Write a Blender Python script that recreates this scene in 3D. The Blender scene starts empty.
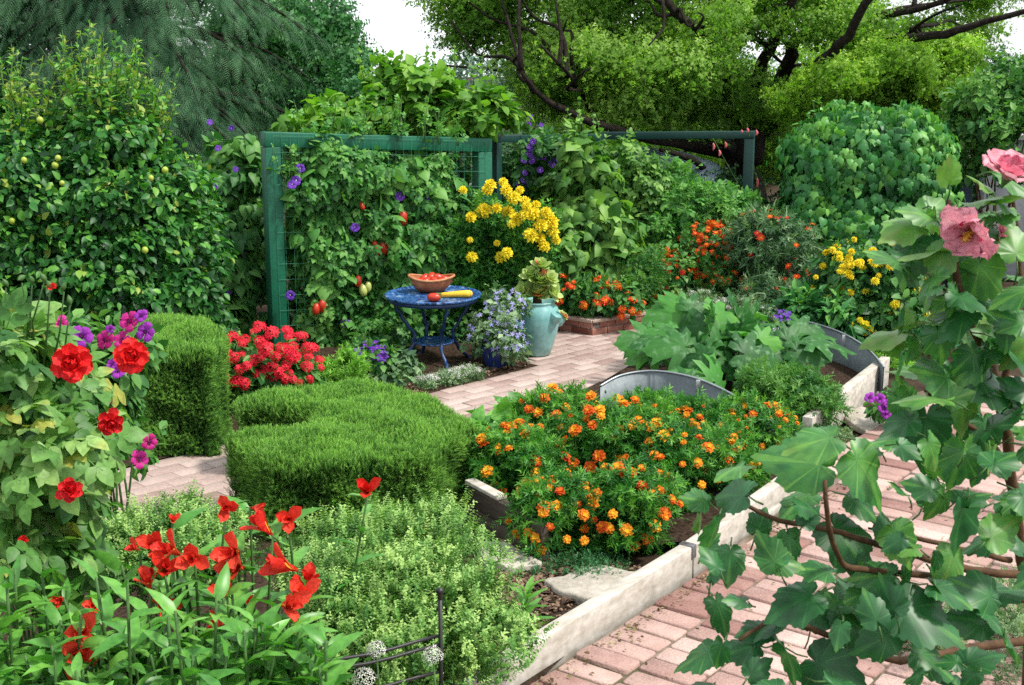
import bpy, math
import numpy as np
from mathutils import Matrix, Vector
rng = np.random.default_rng(11)
R = math.radians
scene = bpy.context.scene
COL = scene.collection

# ------------------------------------------------------------------ camera model
CAM_H, PITCH, FPX = 1.8, R(12.8), 1290.0
def ray(px, py):
    cx, cy = (px-512)/FPX, -(py-342.5)/FPX
    return np.array([cx, math.cos(PITCH)+cy*math.sin(PITCH), -math.sin(PITCH)+cy*math.cos(PITCH)])
def G(px, py, z=0.0):                 # point at height z
    r = ray(px, py); t = (z-CAM_H)/r[2]
    return np.array([0, 0, CAM_H])+r*t
def Q(px, py, Y):                     # point at distance Y
    r = ray(px, py); return np.array([0, 0, CAM_H])+r*(Y/r[1])
def PPM(p):                           # metres per pixel at a point
    return (p[1]*math.cos(PITCH)+(CAM_H-p[2])*math.sin(PITCH))/FPX

# ------------------------------------------------------------------ maths
def nrm(a):
    a = np.asarray(a, float); l = np.linalg.norm(a, axis=-1, keepdims=True); return a/np.maximum(l, 1e-9)
def rdir(n): return nrm(rng.normal(size=(n, 3)))
UP = np.array([0, 0, 1.0]); DOWN = -UP

class T:                              # template: verts, list of faces (tuples), per-face offset, per-face material
    def __init__(s, v, f, a=None, m=None):
        s.v = np.asarray(v, float); s.f = [tuple(x) for x in f]
        s.a = np.zeros(len(s.f)) if a is None else np.asarray(a, float)
        s.m = np.zeros(len(s.f), int) if m is None else np.asarray(m, int)

class MB:
    def __init__(s): s.V = []; s.F = []; s.A = []; s.M = []; s.n = 0
    def raw(s, v, faces, a=0.5, m=0):           # faces: (k x c) int array
        v = np.asarray(v, float).reshape(-1, 3); faces = np.asarray(faces, int)
        s.V.append(v); s.F.append(faces+s.n); s.n += len(v)
        k = len(faces)
        s.A.append(np.broadcast_to(np.asarray(a, float), (k,)).copy()); s.M.append(np.broadcast_to(np.asarray(m, int), (k,)).copy())
    def place(s, t, P, Y, Z, S, rnd, m=None):
        P = np.asarray(P, float).reshape(-1, 3); n = len(P)
        if n == 0: return
        Y = nrm(np.broadcast_to(np.asarray(Y, float), (n, 3))); Z = np.broadcast_to(np.asarray(Z, float), (n, 3))
        Z = Z-(Z*Y).sum(1, keepdims=True)*Y; Z = nrm(Z+1e-5*rdir(n)); X = np.cross(Y, Z)
        S = np.broadcast_to(np.asarray(S, float), (n,))[:, None, None]; rnd = np.broadcast_to(np.asarray(rnd, float), (n,))
        tv = t.v
        v = P[:, None]+S*(tv[None, :, 0:1]*X[:, None]+tv[None, :, 1:2]*Y[:, None]+tv[None, :, 2:3]*Z[:, None])
        k = len(tv); base = s.n; s.V.append(v.reshape(-1, 3)); s.n += n*k
        by = {}
        for i, f in enumerate(t.f): by.setdefault(len(f), []).append(i)
        off = (np.arange(n)*k)[:, None, None]+base
        for c, idx in by.items():
            fa = np.array([t.f[i] for i in idx])
            s.F.append((fa[None]+off).reshape(-1, c))
            s.A.append((rnd[:, None]+t.a[idx][None]).reshape(-1))
            mm = t.m[idx] if m is None else np.full(len(idx), m)
            s.M.append(np.broadcast_to(mm[None], (n, len(idx))).reshape(-1))
    def tube(s, pts, rad, sides=6, a=0.5, m=0, cap=True):
        pts = np.asarray(pts, float); n = len(pts); rad = np.broadcast_to(np.asarray(rad, float), (n,))
        tg = nrm(np.gradient(pts, axis=0)); ref = np.array([0.31, 0.2, 0.93]) if abs(tg[0] @ UP) < .9 else np.array([1., 0, 0])
        x = nrm(np.cross(tg[0], ref)); X = []
        for t in tg:
            x = nrm(x-(x @ t)*t); X.append(x)
        X = np.array(X); Yv = np.cross(tg, X); an = np.arange(sides)*2*math.pi/sides
        v = pts[:, None]+rad[:, None, None]*(np.cos(an)[None, :, None]*X[:, None]+np.sin(an)[None, :, None]*Yv[:, None])
        i = np.arange(n-1)[:, None]*sides; j = np.arange(sides)[None]; j2 = (j+1) % sides
        f = np.stack([i+j, i+j2, i+sides+j2, i+sides+j], -1).reshape(-1, 4)
        s.raw(v, f, a, m)
        if cap:
            b = s.n-n*sides
            for o, rv in ((0, 1), (n-1, 0)):
                idx = [b+o*sides+q for q in range(sides)]
                s.F.append(np.array([idx[::-1] if rv else idx])); s.A.append(np.array([float(np.mean(a))])); s.M.append(np.array([m]))
    def box(s, c, half, ax=None, a=0.5, m=0):
        c = np.asarray(c, float); h = np.asarray(half, float)
        ax = np.eye(3) if ax is None else np.asarray(ax, float)
        q = np.array([[x, y, z] for z in (-1, 1) for y in (-1, 1) for x in (-1, 1)], float)*h
        s.raw(c+q @ ax, [[0, 2, 3, 1], [4, 5, 7, 6], [0, 1, 5, 4], [2, 6, 7, 3], [0, 4, 6, 2], [1, 3, 7, 5]], a, m)
    def prism(s, poly, z0, z1, a=0.5, m=0):     # poly: ccw xy
        n = len(poly); b = [[p[0], p[1], z0] for p in poly]; t = [[p[0], p[1], z1] for p in poly]
        s.raw(b+t, [[i, (i+1) % n, n+(i+1) % n, n+i] for i in range(n)], a, m)
        o = s.n-2*n
        s.F.append(np.array([[o+n+i for i in range(n)]])); s.F.append(np.array([[o+i for i in range(n)][::-1]]))
        s.A += [np.array([a]), np.array([a])]; s.M += [np.array([m]), np.array([m])]
    def lathe(s, prof, c=(0, 0, 0), seg=24, a=0.5, m=0, sx=1, sy=1):
        prof = np.asarray(prof, float); n = len(prof); an = np.arange(seg)*2*math.pi/seg
        v = np.stack([prof[:, None, 0]*np.cos(an)*sx, prof[:, None, 0]*np.sin(an)*sy, np.broadcast_to(prof[:, None, 1], (n, seg))], -1)+np.asarray(c, float)
        i = np.arange(n-1)[:, None]*seg; j = np.arange(seg)[None]; j2 = (j+1) % seg
        s.raw(v, np.stack([i+j, i+j2, i+seg+j2, i+seg+j], -1).reshape(-1, 4), a, m)
    def mesh(s, name, mats, origin=(0, 0, 0), smooth=False):
        me = bpy.data.meshes.new(name)
        V = np.concatenate(s.V)-np.asarray(origin, float)
        cnt = np.concatenate([np.full(len(f), f.shape[1]) for f in s.F]); L = np.concatenate([f.reshape(-1) for f in s.F])
        A = np.concatenate(s.A); M = np.concatenate(s.M)
        me.vertices.add(len(V)); me.vertices.foreach_set('co', V.astype(np.float32).ravel())
        me.loops.add(len(L)); me.loops.foreach_set('vertex_index', L.astype(np.int32))
        me.polygons.add(len(cnt)); st = np.concatenate([[0], np.cumsum(cnt)[:-1]])
        me.polygons.foreach_set('loop_start', st.astype(np.int32)); me.polygons.foreach_set('loop_total', cnt.astype(np.int32))
        me.polygons.foreach_set('material_index', M.astype(np.int32))
        if smooth: me.polygons.foreach_set('use_smooth', np.ones(len(cnt), bool))
        at = me.attributes.new('rnd', 'FLOAT', 'FACE'); at.data.foreach_set('value', A.astype(np.float32))
        for m in (mats if isinstance(mats, (list, tuple)) else [mats]): me.materials.append(m)
        me.update(calc_edges=True); return me
    def build(s, name, mats, parent=None, origin=None, smooth=False, bevel=0, label=None):
        org = np.array(parent.matrix_world.translation if False else (parent['_o'] if parent and '_o' in parent else (0, 0, 0))) if parent else np.asarray(origin if origin is not None else (0, 0, 0), float)
        o = bpy.data.objects.new(name, s.mesh(name, mats, org, smooth)); COL.objects.link(o)
        if parent: o.parent = parent
        else: o.location = org
        if bevel:
            b = o.modifiers.new('bevel', 'BEVEL'); b.width = bevel; b.segments = 2; b.limit_method = 'ANGLE'; b.angle_limit = R(40)
        if label: o['label'] = label
        return o

ORIG = {}
def thing(name, label, cat, loc=(0, 0, 0), group=None):
    o = bpy.data.objects.new(name, None); COL.objects.link(o); o.location = [float(x) for x in loc]
    o.empty_display_size = .05
    o['label'] = label; o['category'] = cat
    if group: o['group'] = group
    ORIG[o.name] = np.asarray(loc, float)
    return o
def bld(mb, name, mats, parent, smooth=False, bevel=0, label=None):
    org = ORIG[parent.name]
    o = bpy.data.objects.new(name, mb.mesh(name, mats, org, smooth)); COL.objects.link(o); o.parent = parent
    if bevel:
        b = o.modifiers.new('bevel', 'BEVEL'); b.width = bevel; b.segments = 2; b.limit_method = 'ANGLE'; b.angle_limit = R(40)
    if label: o['label'] = label
    return o
def tag(o, label, cat, group=None):
    o['label'] = label; o['category'] = cat
    if group: o['group'] = group
    return o
def struct(o): o['kind'] = 'structure'; return o
def put(me, name, parent, pos, zdir, scale, roll=None, label=None):   # object sharing a mesh, its +Z along zdir
    o = bpy.data.objects.new(name, me); COL.objects.link(o)
    z = Vector(nrm(zdir)); q = z.to_track_quat('Z', 'Y')
    r = rng.uniform(0, 6.28) if roll is None else roll
    org = ORIG[parent.name] if parent else np.zeros(3)
    o.matrix_basis = Matrix.Translation(Vector(np.asarray(pos)-org)) @ q.to_matrix().to_4x4() @ Matrix.Rotation(r, 4, 'Z') @ Matrix.Scale(float(scale), 4)
    if parent: o.parent = parent
    if label: o['label'] = label
    return o

# ------------------------------------------------------------------ materials
def newmat(name):
    m = bpy.data.materials.new(name); m.use_nodes = True; nt = m.node_tree; nt.nodes.clear()
    out = nt.nodes.new('ShaderNodeOutputMaterial'); return m, nt, out
def ramp(nt, stops):
    r = nt.nodes.new('ShaderNodeValToRGB'); e = r.color_ramp.elements
    while len(e) < len(stops): e.new(.5)
    for k, (p, c) in zip(e, stops): k.position = p; k.color = (*c, 1)
    return r
def math_n(nt, op, a, b=None, clamp=False):
    n = nt.nodes.new('ShaderNodeMath'); n.operation = op; n.use_clamp = clamp
    for i, x in enumerate((a, b)):
        if x is None: continue
        if isinstance(x, (int, float)): n.inputs[i].default_value = x
        else: nt.links.new(x, n.inputs[i])
    return n.outputs[0]
def noise(nt, scale, detail=2, coord='Object', rough=.5, vec=None):
    n = nt.nodes.new('ShaderNodeTexNoise'); n.inputs['Scale'].default_value = scale; n.inputs['Detail'].default_value = detail; n.inputs['Roughness'].default_value = rough
    if vec is None:
        t = nt.nodes.new('ShaderNodeTexCoord'); nt.links.new(t.outputs[coord], n.inputs['Vector'])
    else: nt.links.new(vec, n.inputs['Vector'])
    return n.outputs[0]
def bump(nt, h, strength=.3, dist=.01):
    b = nt.nodes.new('ShaderNodeBump'); b.inputs['Strength'].default_value = strength; b.inputs['Distance'].default_value = dist
    nt.links.new(h, b.inputs['Height']); return b.outputs[0]
def prin(nt, col, rough=.5, spec=.5, normal=None, metal=0):
    p = nt.nodes.new('ShaderNodeBsdfPrincipled')
    if isinstance(col, tuple): p.inputs['Base Color'].default_value = (*col, 1)
    else: nt.links.new(col, p.inputs['Base Color'])
    if isinstance(rough, (int, float)): p.inputs['Roughness'].default_value = rough
    else: nt.links.new(rough, p.inputs['Roughness'])
    p.inputs['Specular IOR Level'].default_value = spec; p.inputs['Metallic'].default_value = metal
    if normal is not None: nt.links.new(normal, p.inputs['Normal'])
    return p
COOL = {'citrus_leaf': .72, 'vine_leaf': .75, 'tomato_leaf': .75, 'lime_leaf': .85, 'bean_leaf': .82, 'ivy_leaf': .9, 'camphor_leaf': .95, 'gold_leaf': .9, 'marigold_leaf': .75, 'rosemary_needle': .78, 'herb_leaf': .8, 'rose_leaf': .82, 'blue_leaf': .8}
def leafmat(name, dark, mid, light, trans=.3, rough=.45, spec=.35, nscale=5., namp=.5, accent=None, vein=0, mott=None):
    kc = COOL.get(name, .85); dark, mid, light = [(c[0]*kc*1.12, c[1]*1.08, c[2]*1.1) for c in (dark, mid, light)]; dark = tuple(.9*x for x in dark)
    m, nt, out = newmat(name)
    at = nt.nodes.new('ShaderNodeAttribute'); at.attribute_name = 'rnd'
    nz = noise(nt, nscale, 2)
    f = math_n(nt, 'ADD', at.outputs['Fac'], math_n(nt, 'MULTIPLY', math_n(nt, 'SUBTRACT', nz, .5), namp*2), True)
    st = [(0, dark), (.5, mid), (.93, light)]
    if accent: st.append((1., accent))
    rp = ramp(nt, st); nt.links.new(f, rp.inputs[0]); c = rp.outputs[0]
    if vein:
        n2 = noise(nt, vein, 3)
        mx = nt.nodes.new('ShaderNodeMix'); mx.data_type = 'RGBA'; mx.blend_type = 'MULTIPLY'; mx.inputs[0].default_value = .7
        r2 = ramp(nt, [(.3, (.55, .6, .55)), (.7, (1.25, 1.2, 1.2))]); nt.links.new(n2, r2.inputs[0])
        nt.links.new(c, mx.inputs[6]); nt.links.new(r2.outputs[0], mx.inputs[7]); c = mx.outputs[2]
    if mott:
        n3 = noise(nt, mott[0], 2, rough=.4); r3 = ramp(nt, [(.56, (0, 0, 0)), (.74, (1, 1, 1))]); nt.links.new(n3, r3.inputs[0])
        mx = nt.nodes.new('ShaderNodeMix'); mx.data_type = 'RGBA'; nt.links.new(r3.outputs[0], mx.inputs[0]); nt.links.new(c, mx.inputs[6]); mx.inputs[7].default_value = (*mott[1], 1); c = mx.outputs[2]
    p = prin(nt, c, rough, spec)
    tr = nt.nodes.new('ShaderNodeBsdfTranslucent')
    mc = nt.nodes.new('ShaderNodeMix'); mc.data_type = 'RGBA'; mc.blend_type = 'MULTIPLY'; mc.inputs[0].default_value = 1
    nt.links.new(c, mc.inputs[6]); mc.inputs[7].default_value = (1.25, 1.55, .55, 1); nt.links.new(mc.outputs[2], tr.inputs[0])
    mx = nt.nodes.new('ShaderNodeMixShader'); mx.inputs[0].default_value = trans
    nt.links.new(p.outputs[0], mx.inputs[1]); nt.links.new(tr.outputs[0], mx.inputs[2]); nt.links.new(mx.outputs[0], out.inputs[0])
    return m
def petalmat(name, c1, c2, trans=.25, rough=.5, var=.25, hue=.0):
    m, nt, out = newmat(name)
    oi = nt.nodes.new('ShaderNodeObjectInfo'); at = nt.nodes.new('ShaderNodeAttribute'); at.attribute_name = 'rnd'
    f = math_n(nt, 'ADD', math_n(nt, 'MULTIPLY', oi.outputs['Random'], .65), math_n(nt, 'MULTIPLY', at.outputs['Fac'], .5), True)
    rp = ramp(nt, [(.1, c1), (.9, c2)]); nt.links.new(f, rp.inputs[0])
    pn = noise(nt, 7, 4, rough=.65); pr_ = ramp(nt, [(.3, (.62, .55, .55)), (.62, (1.12, 1.12, 1.12))]); nt.links.new(pn, pr_.inputs[0])
    pm_ = nt.nodes.new('ShaderNodeMix'); pm_.data_type = 'RGBA'; pm_.blend_type = 'MULTIPLY'; pm_.inputs[0].default_value = .75; nt.links.new(rp.outputs[0], pm_.inputs[6]); nt.links.new(pr_.outputs[0], pm_.inputs[7])
    p = prin(nt, pm_.outputs[2], rough, .25, bump(nt, pn, .35, .02))
    tr = nt.nodes.new('ShaderNodeBsdfTranslucent'); nt.links.new(pm_.outputs[2], tr.inputs[0])
    mx = nt.nodes.new('ShaderNodeMixShader'); mx.inputs[0].default_value = trans
    nt.links.new(p.outputs[0], mx.inputs[1]); nt.links.new(tr.outputs[0], mx.inputs[2]); nt.links.new(mx.outputs[0], out.inputs[0])
    return m
def hardmat(name, c1, c2, scale=8, rough=.6, spec=.4, bstr=.2, bdist=.004, detail=5, metal=0, attr=False, stops=(.3, .7), extra=None, stretch=None):
    m, nt, out = newmat(name)
    vec = None
    if stretch:
        t = nt.nodes.new('ShaderNodeTexCoord'); mp = nt.nodes.new('ShaderNodeMapping'); mp.inputs['Scale'].default_value = stretch
        mp.inputs['Rotation'].default_value = (0, 0, R(-57))
        mp.vector_type = 'TEXTURE'; mp.inputs['Scale'].default_value = [1/x for x in stretch]
        nt.links.new(t.outputs['Object'], mp.inputs[0]); vec = mp.outputs[0]
    nz = noise(nt, scale, detail, vec=vec, rough=.6); f = nz
    if attr:
        at = nt.nodes.new('ShaderNodeAttribute'); at.attribute_name = 'rnd'
        f = math_n(nt, 'ADD', math_n(nt, 'MULTIPLY', nz, .45), math_n(nt, 'MULTIPLY', at.outputs['Fac'], .6))
    rp = ramp(nt, [(stops[0], c1), (stops[1], c2)]) if not extra else ramp(nt, [(stops[0], c1), (stops[1], c2)]+extra)
    nt.links.new(f, rp.inputs[0]); col = rp.outputs[0]
    n2 = noise(nt, scale*9, 4)
    mx = nt.nodes.new('ShaderNodeMix'); mx.data_type = 'RGBA'; mx.blend_type = 'MULTIPLY'; mx.inputs[0].default_value = .5
    r2 = ramp(nt, [(.25, (.6, .6, .6)), (.7, (1.15, 1.15, 1.15))]); nt.links.new(n2, r2.inputs[0])
    nt.links.new(col, mx.inputs[6]); nt.links.new(r2.outputs[0], mx.inputs[7])
    p = prin(nt, mx.outputs[2], rough, spec, bump(nt, n2, bstr, bdist), metal); nt.links.new(p.outputs[0], out.inputs[0])
    return m

M = {}
# leaf families (linear base colours)
M['citrus'] = leafmat('citrus_leaf', (.010, .05, .012), (.045, .16, .028), (.18, .35, .045), .3, .45, .35, 4, .4, (.27, .36, .06))
M['vine'] = leafmat('vine_leaf', (.018, .075, .018), (.05, .155, .032), (.15, .28, .055), .28, .5, .35, 4, .35)
M['tomato'] = leafmat('tomato_leaf', (.025, .095, .02), (.07, .20, .038), (.19, .34, .07), .3, .5, .3, 5, .4)
M['lime'] = leafmat('lime_leaf', (.04, .12, .012), (.10, .24, .022), (.21, .36, .04), .35, .5, .3, 3, .4)
M['bean'] = leafmat('bean_leaf', (.035, .11, .02), (.095, .21, .035), (.23, .36, .07), .33, .5, .3, 5, .35)
M['ivy'] = leafmat('ivy_leaf', (.014, .085, .022), (.042, .19, .042), (.16, .37, .06), .22, .45, .35, 2.2, .5)
M['camphor'] = leafmat('camphor_leaf', (.075, .175, .03), (.17, .32, .055), (.31, .45, .10), .5, .5, .3, .9, .6)
M['goldtree'] = leafmat('gold_leaf', (.10, .21, .02), (.20, .36, .035), (.34, .48, .06), .38, .5, .3, 1.4, .4)
M['conifer'] = leafmat('conifer_needle', (.008, .04, .018), (.032, .11, .042), (.13, .25, .11), .12, .55, .3, 1.3, .5)
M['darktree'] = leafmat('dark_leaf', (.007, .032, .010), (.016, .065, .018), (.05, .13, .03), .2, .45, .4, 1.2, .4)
M['bluetree'] = leafmat('blue_leaf', (.02, .085, .025), (.055, .175, .05), (.14, .28, .10), .25, .5, .3, 1.2, .5)
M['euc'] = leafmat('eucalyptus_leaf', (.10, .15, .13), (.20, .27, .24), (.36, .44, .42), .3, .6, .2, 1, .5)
M['rosemary'] = leafmat('rosemary_needle', (.025, .085, .016), (.10, .215, .032), (.27, .42, .07), .25, .5, .3, 9, .25)
M['marigold'] = leafmat('marigold_leaf', (.02, .095, .018), (.065, .205, .03), (.19, .36, .05), .28, .5, .3, 5, .35)
M['oregano'] = leafmat('oregano_leaf', (.045, .14, .03), (.13, .27, .05), (.38, .49, .15), .25, .55, .3, 6, .25)
M['alstro'] = leafmat('alstroemeria_leaf', (.028, .12, .022), (.08, .25, .036), (.20, .42, .07), .3, .38, .45, 6, .3, None, 60)
M['rose'] = leafmat('rose_leaf', (.035, .12, .025), (.115, .25, .045), (.32, .43, .13), .3, .48, .35, 7, .3, (.36, .38, .08), 70)
M['hib'] = leafmat('mallow_leaf', (.012, .072, .024), (.030, .135, .034), (.14, .30, .05), .25, .42, .45, 9, .35, (.17, .28, .07), 38)
M['squash'] = leafmat('squash_leaf', (.02, .10, .02), (.065, .23, .033), (.18, .38, .05), .28, .5, .35, 6, .35, None, 0, (30, (.13, .28, .12)))
M['herb'] = leafmat('herb_leaf', (.025, .1, .022), (.06, .175, .035), (.16, .29, .06), .28, .5, .3, 6, .35)
M['grey'] = leafmat('grey_green_leaf', (.05, .11, .05), (.12, .21, .09), (.30, .38, .20), .25, .55, .3, 6, .35)
M['chive'] = leafmat('chive_leaf', (.02, .11, .05), (.04, .18, .08), (.09, .27, .13), .25, .45, .4, 6, .35)
M['thyme'] = leafmat('thyme_leaf', (.02, .085, .03), (.045, .155, .05), (.09, .23, .09), .2, .55, .3, 9, .35)
M['suc'] = leafmat('succulent_leaf', (.16, .26, .06), (.36, .44, .12), (.60, .60, .24), .15, .4, .4, 7, .3, (.65, .14, .06))
M['limefeather'] = leafmat('bright_leaf', (.08, .2, .02), (.17, .36, .04), (.3, .5, .08), .35, .5, .3, 6, .3)
M['stem'] = hardmat('green_stem', (.03, .09, .02), (.08, .17, .04), 30, .5, .3, .1)
M['brownstem'] = hardmat('brown_stem', (.05, .025, .012), (.12, .065, .03), 30, .7, .2, .3)
M['bark'] = hardmat('bark', (.014, .011, .008), (.075, .06, .048), 22, .95, .15, 1., .05, 7)
M['core'] = hardmat('dark_infill', (.006, .010, .004), (.02, .02, .008), 40, .9, .1, .5)
# petals
M['p_orange'] = petalmat('orange_petal', (.80, .13, .008), (.94, .42, .02))
M['p_dkorange'] = petalmat('dark_orange_petal', (.55, .04, .006), (.80, .16, .01))
M['p_eye'] = petalmat('orange_eye', (.85, .36, .01), (.94, .56, .03))
M['p_redor'] = petalmat('red_orange_petal', (.72, .035, .01), (.85, .13, .015))
M['p_yellow'] = petalmat('yellow_petal', (.94, .74, .012), (.97, .86, .05))
M['p_gold'] = petalmat('gold_petal', (.82, .30, .006), (.92, .50, .01))
M['p_red'] = petalmat('red_petal', (.52, .006, .010), (.78, .018, .018), .15, .42)
M['p_ger'] = petalmat('scarlet_petal', (.70, .008, .03), (.92, .04, .08))
M['p_alst'] = petalmat('coral_red_petal', (.66, .016, .012), (.88, .09, .05), .25, .4)
M['p_throat'] = petalmat('yellow_throat', (.75, .30, .02), (.85, .45, .05))
M['p_magenta'] = petalmat('magenta_petal', (.45, .008, .16), (.66, .03, .32))
M['p_violet'] = petalmat('violet_petal', (.24, .012, .34), (.42, .05, .52))
M['p_eyedk'] = petalmat('dark_eye', (.06, .004, .06), (.12, .01, .12))
M['p_blue'] = petalmat('blue_petal', (.24, .24, .66), (.46, .46, .85))
M['p_purple'] = petalmat('purple_petal', (.08, .02, .30), (.20, .06, .55))
M['p_pink'] = petalmat('pink_petal', (.74, .17, .27), (.86, .38, .46), .3, .45)
M['p_palepink'] = petalmat('pale_pink_petal', (.80, .34, .42), (.85, .52, .58), .3, .45)
M['p_deeppink'] = petalmat('deep_pink_petal', (.48, .02, .08), (.62, .07, .16))
M['p_white'] = petalmat('white_petal', (.78, .80, .70), (.86, .87, .84))
M['p_salmon'] = petalmat('pink_tassel', (.65, .10, .14), (.75, .25, .25))
M['p_maroon'] = petalmat('maroon_petal', (.22, .006, .03), (.42, .012, .06))

# ------------------------------------------------------------------ leaf templates
def T_leaf(n=3, W=.35, peak=.4, fold=.25, curl=.25, wave=0, pet=0.):
    us = np.linspace(0, 1, n+1); v = [(0, 0, 0)]; f = []
    ex = math.log(.5)/math.log(peak)
    for i in range(1, n):
        u = us[i]; w = W*math.sin(math.pi*u**ex)**.85
        z = -curl*u*u; wv = wave*(1 if i % 2 else -1)
        v += [(-w, u, z+fold*w+wv), (0, u, z), (w, u, z+fold*w-wv)]
    v.append((0, 1, -curl)); last = len(v)-1
    f += [(0, 2, 1), (0, 3, 2)]
    for i in range(1, n-1):
        a = 1+3*(i-1); b = a+3; f += [(a, a+1, b+1, b), (a+1, a+2, b+2, b+1)]
    a = 1+3*(n-2); f += [(a, a+1, last), (a+1, a+2, last)]
    v = np.array(v); 
    if pet: v[:, 1] += pet
    return T(v, f)
def T_outline(outl, cup=.15, droop=.2, inner=.5, cen=(0, .25), ruf=0):
    """leaf from a closed outline (x,y); inner ring gives curvature"""
    o = np.array(outl, float); n = len(o); c = np.array(cen)
    def z(p, k=0): return -droop*(p[1]**2)-cup*abs(p[0])**1.5*1.2
    v = [(c[0], c[1], z(c))]
    for p in o:
        q = c+(p-c)*inner; v.append((q[0], q[1], z(q)+.03))
    for k, p in enumerate(o): v.append((p[0], p[1], z(p)+ruf*math.sin(k*2.4)))
    f = []
    for i in range(n):
        j = (i+1) % n; f += [(0, 1+j, 1+i), (1+i, 1+j, 1+n+j, 1+n+i)]
    return T(v, f)
def mirror(half):                              # half outline from base to tip on +x side
    return [(x, y) for x, y in half]+[(-x, y) for x, y in reversed(half) if x > 1e-6]
def compose(items):
    V = []; F = []; A = []; Mt = []; n = 0
    for t, p, y, z, s, a, *m in items:
        y = nrm(np.array(y, float)); z = np.array(z, float); z = nrm(z-(z @ y)*y); x = np.cross(y, z)
        V.append(np.array(p)+s*(t.v[:, :1]*x+t.v[:, 1:2]*y+t.v[:, 2:]*z)); F += [tuple(i+n for i in f) for f in t.f]; n += len(t.v)
        A.append(t.a+a); Mt.append(t.m if not m else np.full(len(t.f), m[0]))
    return T(np.concatenate(V), F, np.concatenate(A), np.concatenate(Mt))
BLADE = T([(-.5, 0, 0), (.5, 0, 0), (.32, .6, .04), (-.32, .6, .04), (0, 1, -.05)], [(0, 1, 2, 3), (3, 2, 4)])
def blade(w): 
    v = BLADE.v.copy(); v[:, 0] *= w; return T(v, BLADE.f)
L_OV = T_leaf(3, .30, .45, .3, .25)
L_OV2 = T_leaf(2, .32, .45, .35, .2)
L_OVB = T_leaf(5, .36, .42, .25, .35, .015)
L_LANCE = T_leaf(6, .17, .38, .35, .35, .012)
L_ROUND = T_leaf(3, .42, .42, .2, .2)
HEART = T_outline(mirror([(0, .0), (.22, -.12), (.42, -.05), (.46, .2), (.33, .52), (.14, .8), (0, 1)]), .25, .3)
IVYL = T_outline(mirror([(0, .02), (.16, -.16), (.40, -.12), (.46, .1), (.60, .42), (.34, .50), (.22, .66), (.08, .95), (0, 1.02)]), .25, .32)
def mallow_leaf(seed):
    g = np.random.default_rng(seed); n = 80; ctl = np.array([(0, 1.05), (14, .86), (26, .72), (38, .74), (50, .72), (66, .55), (84, .56), (104, .50), (128, .40), (150, .30), (170, .22), (180, .05)], float)
    rr = [1., .78, .52, .26]; V = [(0, .22, .0)]; f = []
    for k, q in enumerate(rr[::-1]):
        for i in range(n):
            a = -180+360*i/n; r = np.interp(abs(a), ctl[:, 0], ctl[:, 1])*(1+g.normal()*.012+(.035 if i % 4 < 2 else -.02)*(q > .9)); th = math.radians(a)
            x, y = r*q*math.sin(th), r*q*math.cos(th)
            vein = math.cos(th*5.)*.022*q*q; z = -.22*max(0, y)**2-.24*abs(x)**1.7*(1 if y > 0 else .5)+vein+math.sin(th*3+seed*2)*.075*q*q+math.sin(th*7+seed)*.02*q**3
            V.append((x*.88, y+.22, z))
    for i in range(n): f.append((0, 1+(i+1) % n, 1+i))
    for k in range(3): f += [(1+k*n+i, 1+k*n+(i+1) % n, 1+(k+1)*n+(i+1) % n, 1+(k+1)*n+i) for i in range(n)]
    v = np.array(V); f = [tuple(reversed(x)) for x in f]
    A = []
    for x in f:
        c = v[list(x)].mean(0)-np.array([0, .22, 0]); th = math.degrees(math.atan2(c[0], c[1])); rad = np.linalg.norm(c[:2]); e = min(abs(th-q) for q in (0, 42, -42, 88, -88, 140, -140)); A.append((.22 if e < 2.6 else -.03+.05*math.sin(rad*40+abs(th)*.12))+(.10*g.random() if rad > .6 else 0))
    return T(v, f, A)
MALLOWS = [mallow_leaf(q) for q in range(4)]
SQL = T_outline(mirror([(0, .1), (.08, -.16), (.22, -.26), (.34, -.20), (.32, -.06), (.50, -.14), (.66, -.02), (.54, .08), (.40, .14), (.60, .30), (.78, .50), (.60, .54), (.44, .50), (.27, .44), (.34, .68), (.42, .90), (.26, .88), (.18, 1.0), (.08, 1.02), (0, 1.16)]), .30, .28, .6, (0, .12), .05)
def sprig(n, leaf, ln, ang, pairs=True, seed=0, tipa=.25, spread=1., dec=True, zt=.6):
    g = np.random.default_rng(seed); it = []
    for i in range(n):
        u = (i+.6)/n; a0 = g.uniform(0, 6.28) if dec else (i % 2)*math.pi
        for k in range(2 if pairs else 1):
            a = a0+k*math.pi; rad = np.array([math.cos(a), 0, math.sin(a)])
            y = rad*math.sin(ang)*spread+np.array([0, 1, 0])*math.cos(ang)
            it.append((leaf, (0, u*.8, 0), y, np.array([0, zt, 0])+g.normal(size=3)*.2-rad*.0+np.array([0, .5, 0]), ln*(1-.35*u)*g.uniform(.8, 1.2), g.uniform(-.1, .1)+tipa*(u-.5)))
    return compose(it)
S_ROSEMARY = sprig(9, blade(.13), .36, R(34), True, 1, .5)
S_OREG = compose([(sprig(6, L_OV2, .24, R(70), True, 2, .35), (0, 0, 0), (0, 1, 0), (0, 0, 1), 1, 0)])
S_OREG2 = sprig(7, L_OV2, .21, R(65), True, 8, .35)
S_MARI = sprig(6, blade(.28), .42, R(55), True, 3, .15)
S_MARI2 = sprig(5, blade(.26), .46, R(60), True, 13, .15)
S_TWIG = sprig(5, L_OV2, .42, R(60), False, 4, .2)
S_TWIG2 = sprig(6, L_OV2, .38, R(65), False, 14, .2)
S_THYME = sprig(6, L_OV2, .22, R(65), True, 5, .2)
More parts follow.
